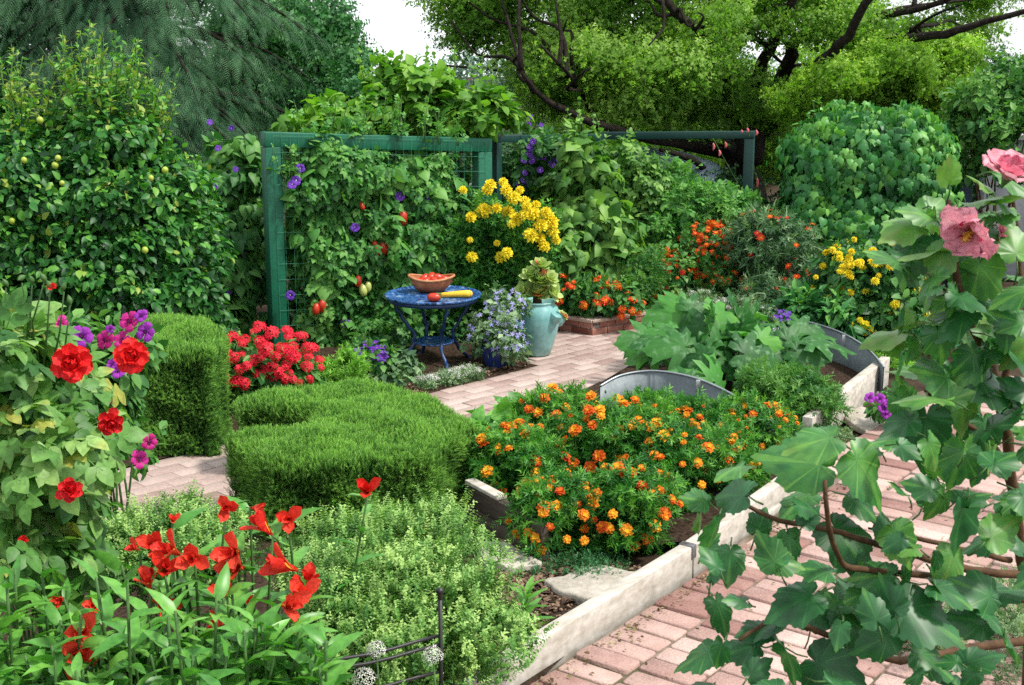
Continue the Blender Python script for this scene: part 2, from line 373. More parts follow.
S_FROND = compose([(blade(.05), (sgn*.0, .08+.9*i/9, -.10*(i/9)**2), (sgn*.75, .65, -.35), (0, 0, 1), .34*(1-.5*i/9), .04*i-.2) for i in range(10) for sgn in (-1, 1)]+[(blade(.03), (0, .1+.9*i/6, -.1*(i/6)**2), (0, .6, -.9), (1, 0, 0), .30, -.15) for i in range(6)])
TOM = compose([(T_leaf(3, .34, .42, .2, .3), (0, .55, 0), (0, 1, -.15), (0, .1, 1), .45, 0)]+[(T_leaf(3, .32, .42, .2, .3), (0, yy, 0), (s, .55, -.2), (0, .1, 1), sz, -.05) for yy, sz in ((.5, .38), (.25, .30)) for s in (-1, 1)]+[(blade(.05), (0, 0, 0), (0, 1, 0), (0, 0, 1), .6, -.1)])
BEAN = compose([(HEART, (0, .35, 0), (0, 1, -.3), (0, .2, 1), .5, 0), (HEART, (0, .3, 0), (1, .15, -.25), (0, .2, 1), .45, -.06), (HEART, (0, .3, 0), (-1, .15, -.25), (0, .2, 1), .45, .05)])
ROSEL = compose([(T_leaf(4, .36, .42, .2, .25), (0, .5, 0), (0, 1, -.1), (0, .1, 1), .5, 0)]+[(T_leaf(4, .36, .42, .2, .25), (0, yy, 0), (s, .5, -.1), (0, .1, 1), .42, -.04) for yy in (.45, .18) for s in (-1, 1)]+[(blade(.04), (0, 0, 0), (0, 1, 0), (0, 0, 1), .6, -.1)])

# ------------------------------------------------------------------ flowers
def petal(L, W, tilt, curl=0., cup=0., r0=0., z0=0., az=0., nu=4, nv=2, blunt=4., ruf=0., peakp=.6, seed=0):
    g = np.random.default_rng(seed); v = []; x, z = r0, z0; a = tilt
    for i in range(nu+1):
        u = i/nu; w = W*max(.06, (u**peakp)*(1-u**blunt*.85))
        for j in range(-nv, nv+1):
            q = j/nv; rz = ruf*g.uniform(-1, 1)*u
            px = x-math.sin(a)*(cup*W*q*q+rz); pz = z+math.cos(a)*(cup*W*q*q+rz)
            v.append((px, w*q, pz))
        a2 = tilt+curl*(i+.5)/nu; x += math.cos(a2)*L/nu; z += math.sin(a2)*L/nu; a = a2
    k = 2*nv+1; f = [(i*k+j, i*k+j+1, (i+1)*k+j+1, (i+1)*k+j) for i in range(nu) for j in range(k-1)]
    v = np.array(v); c, s = math.cos(az), math.sin(az)
    return T(np.stack([v[:, 0]*c-v[:, 1]*s, v[:, 0]*s+v[:, 1]*c, v[:, 2]], 1), f)
def flower(name, rings, mats, stem=None, extra=None):
    """rings: dict(n,L,W,tilt,curl,cup,r0,z0,m,...); unit diameter about 1"""
    mb = MB(); sd = 0
    for rg in rings:
        rg = dict(rg); n = rg.pop('n'); m = rg.pop('m', 0); off = rg.pop('off', 0.); jit = rg.pop('jit', .12)
        for i in range(n):
            sd += 1; q = dict(rg); q['tilt'] = R(q['tilt'])+rng.normal()*jit; q['curl'] = R(q.get('curl', 0)); q['L'] *= rng.uniform(.88, 1.1)
            t = petal(az=2*math.pi*(i+off)/n+rng.normal()*jit*.6, seed=sd, **q)
            for c in (4,): mb.raw(t.v, np.array(t.f), rng.uniform(.1, .9), m)
    if extra: extra(mb)
    return mb.mesh(name, mats, smooth=True)
def dome(mb, r, z, m, n=5, seg=10, h=.6, a=.5):
    mb.lathe([(r*math.cos(t), z+r*h*math.sin(t)) for t in np.linspace(0, math.pi/2*.98, n)], seg=seg, m=m, a=a)
def calyx(mb, m, r=.12, h=.5):
    mb.lathe([(.02, -h), (.04, -h*.8), (r*.8, -h*.25), (r, 0.02), (0.01, 0.03)], seg=7, m=m)
F_ = {}
def mari(nm, c, e, seedn):
    return flower(nm, [dict(n=8, L=.46, W=.22, tilt=-5, curl=-25, cup=.15, r0=.04, z0=.02, m=0, ruf=.04, nu=3, blunt=6), dict(n=7, L=.36, W=.2, tilt=18, curl=-25, cup=.2, r0=.04, z0=.06, m=0, off=.5, ruf=.05, nu=3, blunt=6), dict(n=6, L=.24, W=.15, tilt=45, curl=-30, cup=.2, r0=.02, z0=.08, m=1, ruf=.05, nu=3)],
        [c, e, M['stem']], extra=lambda mb: (calyx(mb, 2, .1, .5), dome(mb, .09, .1, 1)))
F_['marigold'] = mari('marigold_flower', M['p_orange'], M['p_eye'], 1)
F_['marigold2'] = mari('dark_marigold_flower', M['p_dkorange'], M['p_orange'], 2)
F_['pompon'] = flower('pompon_flower', [dict(n=9, L=.48, W=.2, tilt=-15, curl=-20, cup=.2, r0=.03, z0=.0, ruf=.05, nu=3), dict(n=9, L=.44, W=.2, tilt=12, curl=-30, cup=.25, r0=.03, z0=.07, ruf=.06, nu=3), dict(n=8, L=.38, W=.18, tilt=35, curl=-30, cup=.25, r0=.03, z0=.12, ruf=.06, nu=3), dict(n=7, L=.32, W=.15, tilt=58, curl=-35, cup=.2, r0=.02, z0=.14, ruf=.06, nu=3), dict(n=4, L=.28, W=.12, tilt=78, curl=-30, cup=.2, z0=.16, ruf=.05, nu=3)], [M['p_yellow'], M['p_gold'], M['stem']], extra=lambda mb: calyx(mb, 2, .12, .5))
F_['zinnia'] = flower('zinnia_flower', [dict(n=12, L=.46, W=.12, tilt=0, curl=-15, cup=.1, r0=.06, z0=0, nu=3), dict(n=9, L=.34, W=.11, tilt=22, curl=-15, cup=.1, r0=.05, z0=.05, off=.5, nu=3)], [M['p_redor'], M['p_gold'], M['stem']], extra=lambda mb: (calyx(mb, 2, .1, .5), dome(mb, .13, .05, 1)))
F_['redzinnia'] = flower('red_zinnia_flower', [dict(n=12, L=.46, W=.12, tilt=0, curl=-15, cup=.1, r0=.06, z0=0, nu=3), dict(n=9, L=.34, W=.11, tilt=22, curl=-15, cup=.1, r0=.05, z0=.05, off=.5, nu=3)], [M['p_red'], M['p_gold'], M['stem']], extra=lambda mb: (calyx(mb, 2, .1, .5), dome(mb, .12, .05, 1)))
F_['rudbeckia'] = flower('daisy_flower', [dict(n=12, L=.44, W=.10, tilt=2, curl=-25, cup=.1, r0=.06, z0=0, nu=3)], [M['p_gold'], M['p_eyedk'], M['stem']], extra=lambda mb: (calyx(mb, 2, .08, .5), dome(mb, .12, .03, 1)))
def cluster(name, nfl, m0, m1, np_=5, fl=.17, zsq=.75, mats=None):
    mb = MB(); 
    one = [petal(fl, fl*.42, R(8), R(-10), .1, .01, 0, 2*math.pi*k/np_, 2, 1, 5) for k in range(np_)]
    k = 0
    while k < nfl:
        u = (k+.5)/nfl; th = math.acos(1-u*1.15); ph = k*2.39996
        d = np.array([math.sin(th)*math.cos(ph), math.sin(th)*math.sin(ph), math.cos(th)*zsq]); p = d*.42*rng.uniform(.85, 1.05)
        z = nrm(d+rng.normal(size=3)*.2); a = rng.uniform(.1, .9); mm = 0 if (u > .35 or rng.random() < .3) else 1
        y = nrm(np.cross(z, [0.3, .9, .1])); 
        for t in one: mb.place(t, [p], [y], [z], 1., a, m=mm)
        k += 1
    for q in range(5):
        a = q*1.256; mb.tube([[0, 0, -.45], [.1*math.cos(a), .1*math.sin(a), -.1], [.25*math.cos(a), .25*math.sin(a), .12]], .018, 4, m=2)
    return mb.mesh(name, mats or [m0, m1, M['stem']], smooth=True)
F_['lantana'] = cluster('lantana_cluster', 22, M['p_redor'], M['p_orange'])
F_['lantanar'] = cluster('red_lantana_cluster', 20, M['p_red'], M['p_redor'])
F_['geranium'] = cluster('geranium_cluster', 12, M['p_ger'], M['p_ger'], 5, .24)
F_['allium'] = cluster('white_umbel', 46, M['p_white'], M['p_white'], 4, .085, .9)
F_['alyssum'] = cluster('alyssum_cluster', 16, M['p_white'], M['p_white'], 4, .13, .6)
def rose_extra(mb): calyx(mb, 1, .14, .5); dome(mb, .14, .14, 0, h=1.)
F_['rose'] = flower('rose_flower', [dict(n=5, L=.52, W=.30, tilt=0, curl=-30, cup=.25, r0=.05, z0=.0, ruf=.03, blunt=7, nu=5), dict(n=5, L=.48, W=.28, tilt=30, curl=-30, cup=.35, r0=.05, z0=.02, off=.5, ruf=.03, blunt=7, nu=5), dict(n=5, L=.42, W=.25, tilt=55, curl=-25, cup=.4, r0=.05, z0=.04, ruf=.03, blunt=7, nu=5), dict(n=4, L=.36, W=.22, tilt=78, curl=-5, cup=.5, r0=.09, z0=.05, off=.4, blunt=7, nu=5), dict(n=4, L=.32, W=.16, tilt=92, curl=8, cup=.6, r0=.10, z0=.06, blunt=7)], [M['p_red'], M['stem']], extra=rose_extra)
F_['petunia'] = flower('petunia_flower', [dict(n=5, L=.62, W=.34, tilt=62, curl=-95, cup=-.12, r0=.03, z0=-.25, ruf=.02, blunt=9, nu=6, peakp=.8, jit=.03)], [M['p_magenta'], M['p_eyedk'], M['stem']], extra=lambda mb: (mb.lathe([(.02, -.5), (.05, -.4), (.06, -.25), (.13, -.02), (.14, .02)], seg=8, m=0, a=.2), dome(mb, .10, -.02, 1, h=.15)))
F_['vpetunia'] = flower('violet_petunia_flower', [dict(n=5, L=.62, W=.34, tilt=62, curl=-95, cup=-.12, r0=.03, z0=-.25, ruf=.02, blunt=9, nu=6, peakp=.8, jit=.03)], [M['p_violet'], M['p_eyedk'], M['stem']], extra=lambda mb: (mb.lathe([(.02, -.5), (.05, -.4), (.06, -.25), (.13, -.02), (.14, .02)], seg=8, m=0, a=.2), dome(mb, .10, -.02, 1, h=.15)))
F_['pansy'] = flower('pansy_flower', [dict(n=5, L=.48, W=.26, tilt=12, curl=-15, cup=.05, r0=.03, z0=0, ruf=.03, blunt=7)], [M['p_purple'], M['p_gold'], M['stem']], extra=lambda mb: dome(mb, .05, .03, 1))
F_['morning'] = flower('trumpet_flower', [dict(n=5, L=.60, W=.36, tilt=60, curl=-85, cup=-.1, r0=.03, z0=-.3, blunt=9, nu=6, peakp=.8, jit=.02)], [M['p_purple'], M['p_white'], M['stem']], extra=lambda mb: dome(mb, .06, -.1, 1))
F_['blue'] = flower('blue_star_flower', [dict(n=5, L=.46, W=.15, tilt=8, curl=-12, cup=.1, r0=.04, z0=0, blunt=5, nu=3)], [M['p_blue'], M['p_white'], M['stem']], extra=lambda mb: dome(mb, .07, .0, 1))
F_['alst'] = flower('lily_flower', [dict(n=3, L=1.02, W=.30, tilt=82, curl=-46, cup=.22, r0=.02, z0=-.45, blunt=8, nu=6, peakp=.75, ruf=.02, jit=.2), dict(n=3, L=1.0, W=.21, tilt=86, curl=-42, cup=.3, r0=.02, z0=-.44, off=.5, blunt=6, nu=6, peakp=.75, jit=.2), dict(n=3, L=.5, W=.10, tilt=82, curl=-20, cup=.3, r0=.03, z0=-.40, off=.5, blunt=5, nu=4, m=1)], [M['p_alst'], M['p_throat'], M['stem']], extra=lambda mb: [mb.tube([[0, 0, -.4], [.06*math.cos(a), .06*math.sin(a), 0], [.14*math.cos(a), .14*math.sin(a), .28]], .012, 4, m=0) for a in (0, 1, 2.1, 3.1, 4.2, 5.2)]+[mb.tube([[0, 0, -.75], [0, 0, -.4]], .035, 5, m=2)])
def hib_extra(mb):
    calyx(mb, 2, .12, .35)
def stamen(mb):
    mb.tube([[0, 0, 0], [.01, 0, .2], [0, .02, .34]], [.05, .04, .03], 6)
    for k in range(14):
        a = k*2.4; mb.tube([[0, 0, .12+.012*k], [.09*math.cos(a), .09*math.sin(a), .15+.013*k]], .012, 4)
F_['mallow'] = flower('mallow_flower', [dict(n=5, L=.62, W=.36, tilt=34, curl=-48, cup=-.15, r0=.03, z0=0, ruf=.075, blunt=8, nu=8, nv=4, jit=.22), dict(n=4, L=.5, W=.28, tilt=50, curl=-30, cup=.25, r0=.03, z0=.02, off=.4, ruf=.09, blunt=7, nu=7, nv=3, jit=.3), dict(n=5, L=.30, W=.16, tilt=38, curl=-30, cup=.12, r0=.02, z0=.04, blunt=8, nu=4, m=1)], [M['p_pink'], M['p_deeppink'], M['stem'], M['p_throat']], extra=hib_extra)
F_['doublemallow'] = flower('folded_mallow_flower', [dict(n=5, L=.66, W=.42, tilt=62, curl=-62, cup=.2, r0=.05, z0=-.2, ruf=.04, blunt=8, nu=7, nv=3), dict(n=5, L=.52, W=.34, tilt=74, curl=-30, cup=.3, r0=.05, z0=-.2, ruf=.06, off=.5, blunt=8, nu=6, nv=3, m=1)], [M['p_palepink'], M['p_pink'], M['stem']], extra=lambda mb: calyx(mb, 2, .15, .35))
STAM = MB(); stamen(STAM); STAM = STAM.mesh('stamen', [M['p_throat']], smooth=True)
F_['bud'] = (lambda mb: (mb.lathe([(.01, -.6), (.05, -.5), (.26, -.2), (.30, 0), (.2, .3), (.06, .5), (.005, .6)], seg=8), mb.mesh('bud', [M['stem']], smooth=True))[1])(MB())

# ------------------------------------------------------------------ crowns
def ells(lst):
    """(px,py,rx,ry,Y,dy) -> world ellipsoids"""
    out = []
    for px, py, rx, ry, Y, dy in lst:
        c = Q(px, py, Y); k = PPM(c); out.append((c, np.array([rx*k, dy, ry*k])))
    return out
def sample_clumps(E, n, rmin=.55, front=0.):
    w = np.array([r[0]*r[2]+r[0]*r[1]*.5 for _, r in E]); w /= w.sum(); C = []; N = []
    for (c, r), k in zip(E, rng.multinomial(n, w)):
        d = rdir(k)
        if front: d[:, 1] -= front*rng.random(k); d = nrm(d)
        q = rng.uniform(rmin, 1., k)[:, None]; C.append(c+d*r*q); N.append(nrm(d/r))
    return np.concatenate(C), np.concatenate(N)
def crown(mb, t, E, nclump, cr, nper, size, dmix=.6, up=.6, out=.5, droop=.5, jit=.5, axout=.6, rmin=.55, front=0., base=.45, var=.22, zmin=.01, cvar=.15, tipb=.15, axup=0.):
    C, N = sample_clumps(E, nclump, rmin, front)
    ts = t if isinstance(t, list) else [t]
    n = nclump*nper; ci = np.repeat(np.arange(nclump), nper)
    d = rdir(n); rad = rng.random(n)**.5*np.repeat(rng.uniform(.65, 1.25, nclump), nper)*cr
    P = C[ci]+d*rad[:, None]*np.array([1, 1, .8]); o = N[ci]
    D = nrm(o*axout+d*axout*dmix+DOWN*droop+UP*axup+rng.normal(size=(n, 3))*jit)
    Z = nrm(o*out+d*out*dmix+UP*up+rng.normal(size=(n, 3))*jit*.7)
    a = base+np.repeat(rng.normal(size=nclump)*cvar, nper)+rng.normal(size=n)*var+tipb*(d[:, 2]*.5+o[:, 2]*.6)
    S = size*rng.uniform(.65, 1.25, n)
    k = P[:, 2] > zmin
    P, D, Z, a, S = P[k], D[k], Z[k], a[k], S[k]; w = rng.integers(0, len(ts), len(P))
    for i, tt in enumerate(ts):
        q = w == i; mb.place(tt, P[q], D[q], Z[q], S[q], a[q])
    return C, N
def shoots(mb, E, n, ln, leaf, size, nl=10, stemr=.004, mstem=1, upw=1.2, base=.8, topsel=.3):
    """upright leafy shoots leaving the top of a crown"""
    C, N = sample_clumps(E, n*6, .9)
    k = np.argsort(-(N[:, 2]+rng.random(len(N))*topsel))[:n]
    for p, d in zip(C[k], N[k]):
        L = ln*rng.uniform(.5, 1.2); dd = nrm(d*.5+UP*upw+rng.normal(size=3)*.25); side = nrm(np.cross(dd, rng.normal(size=3)))
        u = np.linspace(0, 1, 5)[:, None]; pts = p+dd*L*u+side*L*.15*u**2
        mb.tube(pts, np.linspace(stemr, stemr*.4, 5), 4, .6, mstem)
        us = rng.uniform(.1, 1, nl)[:, None]; PP = p+dd*L*us+side*L*.15*us**2
        D = nrm(rdir(nl)+dd*.7); mb.place(leaf, PP, D, nrm(dd+rng.normal(size=(nl, 3))*.4), size*rng.uniform(.6, 1.1, nl)*(1.15-.5*us[:, 0]), base+rng.normal(size=nl)*.15)
def stems_to(mb, base, tips, r0=.006, r1=.002, sides=5, m=0, sag=.15, seg=6):
    for t in tips:
        b = np.asarray(base)+np.array([rng.normal()*.03, rng.normal()*.03, 0]); t = np.asarray(t)
        u = np.linspace(0, 1, seg)[:, None]; mid = b+(t-b)*u; mid[:, :2] = b[:2]+(t[:2]-b[:2])*(u**1.5)
        mid += np.sin(u*math.pi)*rng.normal(size=3)*sag*.2*np.linalg.norm(t-b)
        mb.tube(mid, np.linspace(r0, r1, seg), sides, rng.uniform(.2, .8), m)
def base_of(E):
    c = np.mean([e[0] for e in E], axis=0); return np.array([c[0], c[1], 0.])
def bloom(root, E, n, kinds, size, name='flower', upb=.8, camb=.5, rr=(.97, 1.08), sel=None, facing=.7, probs=None, zmin=.05):
    """n flowers on the upper and near sides of a crown, children of root"""
    k = 0; tries = 0; pts = []
    w = np.array([r[0]*r[2] for _, r in E]); w /= w.sum()
    while k < n and tries < n*60:
        tries += 1; i = rng.choice(len(E), p=w); c, r = E[i]; d = rdir(1)[0]
        if d[2]*upb-d[1]*camb < .12: continue
        p = c+d*r*rng.uniform(*rr)
        if p[2] < zmin or (sel and not sel(p)): continue
        if any(np.linalg.norm(p-q) < size*.55 for q in pts): continue
        inside = any((((p-c2)/r2)**2).sum() < .72 for j, (c2, r2) in enumerate(E) if j != i)
        if inside: continue
        pts.append(p); nm = kinds[rng.choice(len(kinds), p=probs)]
        z = nrm(nrm(d/r)*.7+UP*facing+np.array([0, -.45, 0])+rng.normal(size=3)*.25)
        put(F_[nm], name, root, p, z, size*rng.uniform(.55, 1.25)); k += 1
    return pts
def plant(name, label, cat, E, t, mats, nclump, cr, nper, size, group=None, stems=0, part='foliage', rstem=.006, smooth=False, extra=None, **kw):
    b = base_of(E); b[2] = 0; root = thing(name, label, cat, b, group); mb = MB()
    C, N = crown(mb, t, E, nclump, cr, nper, size, **kw)
    if extra: extra(mb)
    mats = mats if isinstance(mats, list) else [mats, M['stem']]
    bld(mb, part, mats, root, smooth)
    if stems:
        sb = MB(); stems_to(sb, b, C[rng.choice(len(C), min(stems, len(C)), replace=False)], rstem, rstem*.3); bld(sb, 'stem', M['stem'] if rstem < .01 else M['brownstem'], root, True)
    return root

exec_order = []
# ================================================================== SETTING
def setting():
    # ground
    mb = MB(); n = 60; xs = np.linspace(-45, 45, n); ys = np.linspace(-5, 90, n)
    v = np.array([[x, y, -.03] for y in ys for x in xs]); f = [[j*n+i, j*n+i+1, (j+1)*n+i+1, (j+1)*n+i] for j in range(n-1) for i in range(n-1)]
    mb.raw(v, f)
    struct(mb.build('ground', hardmat('soil', (.030, .020, .013), (.075, .052, .035), 6, .95, .1, .8, .02, 8)))
    # paved middle path
    pm = hardmat('paver', (.29, .20, .175), (.46, .365, .325), 9, .8, .25, .25, .004, 5, 0, True, (.25, .75))
    jm = hardmat('joint_sand', (.27, .22, .18), (.42, .36, .30), 30, .95, .1, .5)
    far = [(-150, 545), (60, 484), (200, 449), (300, 426), (402, 400.5), (539, 366), (520, 356), (560, 330), (640, 318), (700, 308), (860, 300)]
    near = [(900, 330), (800, 345), (690, 362), (640, 384), (560, 408), (480, 428), (330, 475), (225, 512), (120, 560), (-150, 660)]
    poly = np.array([G(*p)[:2] for p in far+near])
    sb = MB(); sb.raw([[x, y, -.004] for x, y in poly], [list(range(len(poly)))[::-1]]); 
    struct(sb.build('path_bedding', jm))
    def inside(p, poly):
        c = False; n = len(poly); j = n-1
        for i in range(n):
            if (poly[i][1] > p[1]) != (poly[j][1] > p[1]) and p[0] < (poly[j][0]-poly[i][0])*(p[1]-poly[i][1])/(poly[j][1]-poly[i][1])+poly[i][0]: c = not c
            j = i
        return c
    def pave(name, mat, poly, org, u, L, W, gap, jit, rough, hvar, run=True, colv=.25, top=.012):
        mb = MB(); u = nrm(np.array(u)); w = np.array([-u[1], u[0]])
        P = np.array(poly)-org; a, b = P @ u, P @ w
        for j in range(int(b.min()/W)-1, int(b.max()/W)+2):
            for i in range(int(a.min()/L)-2, int(a.max()/L)+2):
                o = L*.5 if j % 2 else 0
                c = np.asarray(org)+(u*(i*L+o+L/2)+w*(j*W+W/2) if run else u*(i*L+L/2)+w*(j*W+W/2+(W*.5 if i % 2 else 0)))
                if not inside(c, poly): continue
                h = top+rng.normal()*hvar; ang = rng.normal()*jit; uu = u*math.cos(ang)+w*math.sin(ang); ww = np.array([-uu[1], uu[0]])
                hl, hw = (L-gap)/2*(1+rng.normal()*.012), (W-gap)/2*(1+rng.normal()*.02); cb = min(hl, hw)*rough
                pts = []
                def ring(k, z):
                    r = []
                    for sx, sy in ((1, 1), (-1, 1), (-1, -1), (1, -1)):
                        for dx, dy in (((0, -cb*1.2), (-cb*1.2, 0)) if sx*sy > 0 else ((-cb*1.2, 0), (0, -cb*1.2))):
                            q = c+uu*sx*(hl-k+dx)+ww*sy*(hw-k+dy); q = q+rng.normal(size=2)*cb*.12; r.append([q[0], q[1], z+rng.normal()*cb*.06])
                    return r
                tl = rng.normal()*hvar*.6
                r1 = ring(0, -.03); r2 = ring(0, h-cb*.5); r3 = ring(cb*.55, h+tl*.0)
                n8 = 8; v = r1+r2+r3; f = [[k, (k+1) % 8, 8+(k+1) % 8, 8+k] for k in range(8)]+[[8+k, 8+(k+1) % 8, 16+(k+1) % 8, 16+k] for k in range(8)]
                col = .5+rng.normal()*colv
                mb.raw(v, f, col); o2 = mb.n-24; mb.F.append(np.array([[o2+16+k for k in range(8)]])); mb.A.append(np.array([col])); mb.M.append(np.array([0]))
        return struct(mb.build(name, mat, smooth=False))
    o = G(402, 400.5)[:2]; d = G(539, 366)[:2]-o
    pave('paved_path', pm, poly, o, d, .175, .0875, .005, .005, .05, .0007, True, .26, .004)
    # old brick path on the right
    bm = hardmat('old_brick', (.255, .14, .12), (.55, .40, .35), 13, .9, .15, .7, .005, 7, 0, True, (.22, .80))
    e0 = G(531, 685)[:2]; e1 = G(690, 581)[:2]; e2 = G(806, 492)[:2]; e3 = G(900, 398)[:2]
    e00 = e0-(e1-e0)*1.2
    polyA = np.array([e00, e1, e2, e3, G(960, 380)[:2], G(1100, 380)[:2], G(1500, 560)[:2], e00+np.array([3.2, -.4])])
    polyA = polyA[::-1]
    sb = MB(); sb.raw([[x, y, .002] for x, y in polyA], [list(range(len(polyA)))]); struct(sb.build('brick_bedding', hardmat('grit', (.06, .075, .03), (.16, .12, .09), 7, .95, .1, .8, .004, 6, 0, False, (.36, .5), [(.75, (.30, .25, .20))])))
    ud = nrm(e1-e0); vd = np.array([ud[1], -ud[0]])
    pave('brick_path', bm, polyA, e0+ud*.02, vd, .198, .094, .010, .02, .15, .0028, False, .27, .010)
    return e00, e0, e1, e2, e3, ud, vd, poly
e00, e0, e1, e2, e3, UD, VD, PATHPOLY = setting()

wood = hardmat('weathered_wood', (.34, .305, .25), (.55, .52, .465), 3.5, .8, .25, .25, .003, 6, 0, False, (.3, .65), None, (9., .8, 9.))
wooddk = hardmat('dark_wood', (.035, .027, .02), (.12, .10, .078), 4, .85, .2, .4, .003, 6, 0, False, (.3, .7), None, (.9, 8., 8.))
def board(mb, a, b, w, z0, z1, ext=0.):
    a = np.asarray(a, float)[:2]; b = np.asarray(b, float)[:2]; u = nrm(b-a); n = np.array([u[1], -u[0]]); L = np.linalg.norm(b-a)
    ax = np.array([[u[0], u[1], 0], [n[0], n[1], 0], [0, 0, 1.]])
    c = (a+b)/2; k = max(2, int(L/.25)); 
    # segmented so the sides can waver a little
    ring = []
    for i in range(k+1):
        q = a+u*L*i/k; j = rng.normal(size=4)*.0004
        ring.append([[*(q-n*(w/2+j[0])), z0], [*(q+n*(w/2+j[1])), z0], [*(q+n*(w/2+j[1])), z1+j[2]], [*(q-n*(w/2+j[0])), z1+j[3]]])
    v = np.array(ring).reshape(-1, 3); f = [[i*4+j, i*4+(j+1) % 4, (i+1)*4+(j+1) % 4, (i+1)*4+j] for i in range(k) for j in range(4)]
    f += [[3, 2, 1, 0], [k*4, k*4+1, k*4+2, k*4+3]]; mb.raw(v, f)
# long timber edging: two boards, a steel strap, a lower ground board
tm = thing('timber_edging', 'long weathered pale timber board edging the old brick path from the bottom of the frame', 'edging', [*((e0+e1)/2), 0])
off = -VD*.045
mid = G(662, 566)[:2]+off*.2
pA, pB, pC, pD = e00+off, mid+(-VD)*.0, e2+off*.9, e3+off*.9
pB = e0+UD*((mid-e0) @ UD)+off
for a, b in ((pA, pB-UD*.004), (pB+UD*.004, pC)):
    mb = MB(); board(mb, a, b, .05, -.02, .105); bld(mb, 'board', wood, tm, bevel=.004)
mb = MB(); board(mb, pA-off*.78, pC-off*.78, .022, -.02, .028); bld(mb, 'ground_board', wood, tm, bevel=.003)
mb = MB(); board(mb, pB-UD*.016, pB+UD*.016, .055, .06, .1085); bld(mb, 'strap', hardmat('dull_steel', (.10, .10, .10), (.32, .32, .33), 30, .5, .5, .1, .002, 3, .7), tm, bevel=.001)
tm2 = thing('timber_edging', 'short pale timber edging board beside the grey curved panel beyond the marigolds', 'edging', [*G(850, 395)[:2], 0])
mb = MB(); board(mb, G(806, 446)[:2], G(884, 381)[:2], .05, -.02, .14); bld(mb, 'board', wood, tm2, bevel=.004)
# side boards of the marigold bed
bx = thing('bed_board', 'dark planks closing the left end of the orange marigold bed', 'planks', G(520, 545))
q0, q1 = G(470, 522)[:2], G(545, 566)[:2]
for z0, z1 in ((-.02, .075), (.079, .16)):
    mb = MB(); board(mb, q0, q1, .035, z0, z1); bld(mb, 'plank', wooddk, bx, bevel=.003)
mb = MB(); board(mb, q0, q1+(q0-q1)*.55, .045, .162, .178); bld(mb, 'cap', wood, bx, bevel=.003)
# soils / mulch sheets
mulch = hardmat('mulch_chip', (.022, .013, .009), (.13, .085, .058), 55, .95, .1, 1., .012, 6)
def sheet(name, pts, z, mat, hump=.0):
    p = [G(*q)[:2] for q in pts]; mb = MB(); n = len(p); c = np.mean(p, axis=0)
    mb.raw([[*c, z+hump]]+[[*q, z] for q in p], [[0, 1+(i+1) % n, 1+i] for i in range(n)][::1]); return struct(mb.build(name, mat))
sheet('mulch_bed', [(402, 401), (300, 427), (200, 450), (100, 474), (-150, 548), (-150, 420), (150, 330), (400, 320), (530, 350), (512, 357), (540, 366)][::-1], .004, mulch, .01)
sheet('bed_soil', [(545, 566), (690, 545), (806, 470), (800, 440), (740, 405), (600, 385), (560, 405), (470, 440), (468, 525)], .02, mulch, .05)
sheet('squash_soil', [(600, 388), (740, 405), (806, 446), (880, 372), (800, 330), (690, 345), (630, 370)], .03, mulch, .04)
sheet('front_soil', [(470, 525), (545, 566), (660, 572), (540, 680), (400, 760), (-200, 760), (-200, 560), (60, 560), (230, 512), (330, 490)], .006, mulch, .01)
def chips(name, pts, n, z, lab=None):                      # loose bark chips: uncountable
    p = np.array([G(*q)[:2] for q in pts]); mb = MB(); tri = T([(-.3, -.5, 0), (.35, -.45, .05), (.25, .5, 0), (-.25, .45, .08)], [(0, 1, 2, 3)])
    w = rng.dirichlet(np.ones(len(p))*.55, n); xy = w @ p
    mb.place(tri, np.c_[xy, z+rng.uniform(0, .012, n)], nrm(rng.normal(size=(n, 3))*[1, 1, .25]), nrm(UP+rng.normal(size=(n, 3))*.4), rng.uniform(.008, .026, n), rng.uniform(0, 1, n))
    o = mb.build(name, hardmat('bark_chip', (.03, .018, .012), (.24, .16, .11), 20, .9, .1, .3, .002, 3, 0, True)); o['kind'] = 'stuff'; return o
chips('bark_mulch', [(385, 399), (402, 400), (540, 365), (512, 357), (450, 372), (380, 385)], 2600, .008)
chips('bark_mulch', [(500, 545), (545, 570), (655, 572), (520, 655), (480, 600)], 3200, .012)
def litter(name, org, u, v, L, n, z):
    mb = MB(); a = rng.random(n)*L; b = np.abs(rng.normal(size=n))*.03+.012; far = rng.random(n) < .42; b[far] = rng.uniform(.02, .95, far.sum()); 
    xy = org+np.outer(a, u)+np.outer(b, v); t = T_leaf(2, .3, .45, .2, .2)
    mb.place(t, np.c_[xy, np.full(n, z)+rng.uniform(0, .004, n)], nrm(rng.normal(size=(n, 3))*[1, 1, .12]), nrm(UP+rng.normal(size=(n, 3))*.3), rng.uniform(.006, .022, n), rng.random(n))
    o = mb.build(name, leafmat('dry_litter', (.05, .025, .012), (.16, .09, .045), (.32, .26, .12), .1, .7, .2, 5, .2)); o['kind'] = 'stuff'
litter('leaf_litter', e00+VD*.012, UD, VD, 3.6, 900, .013)
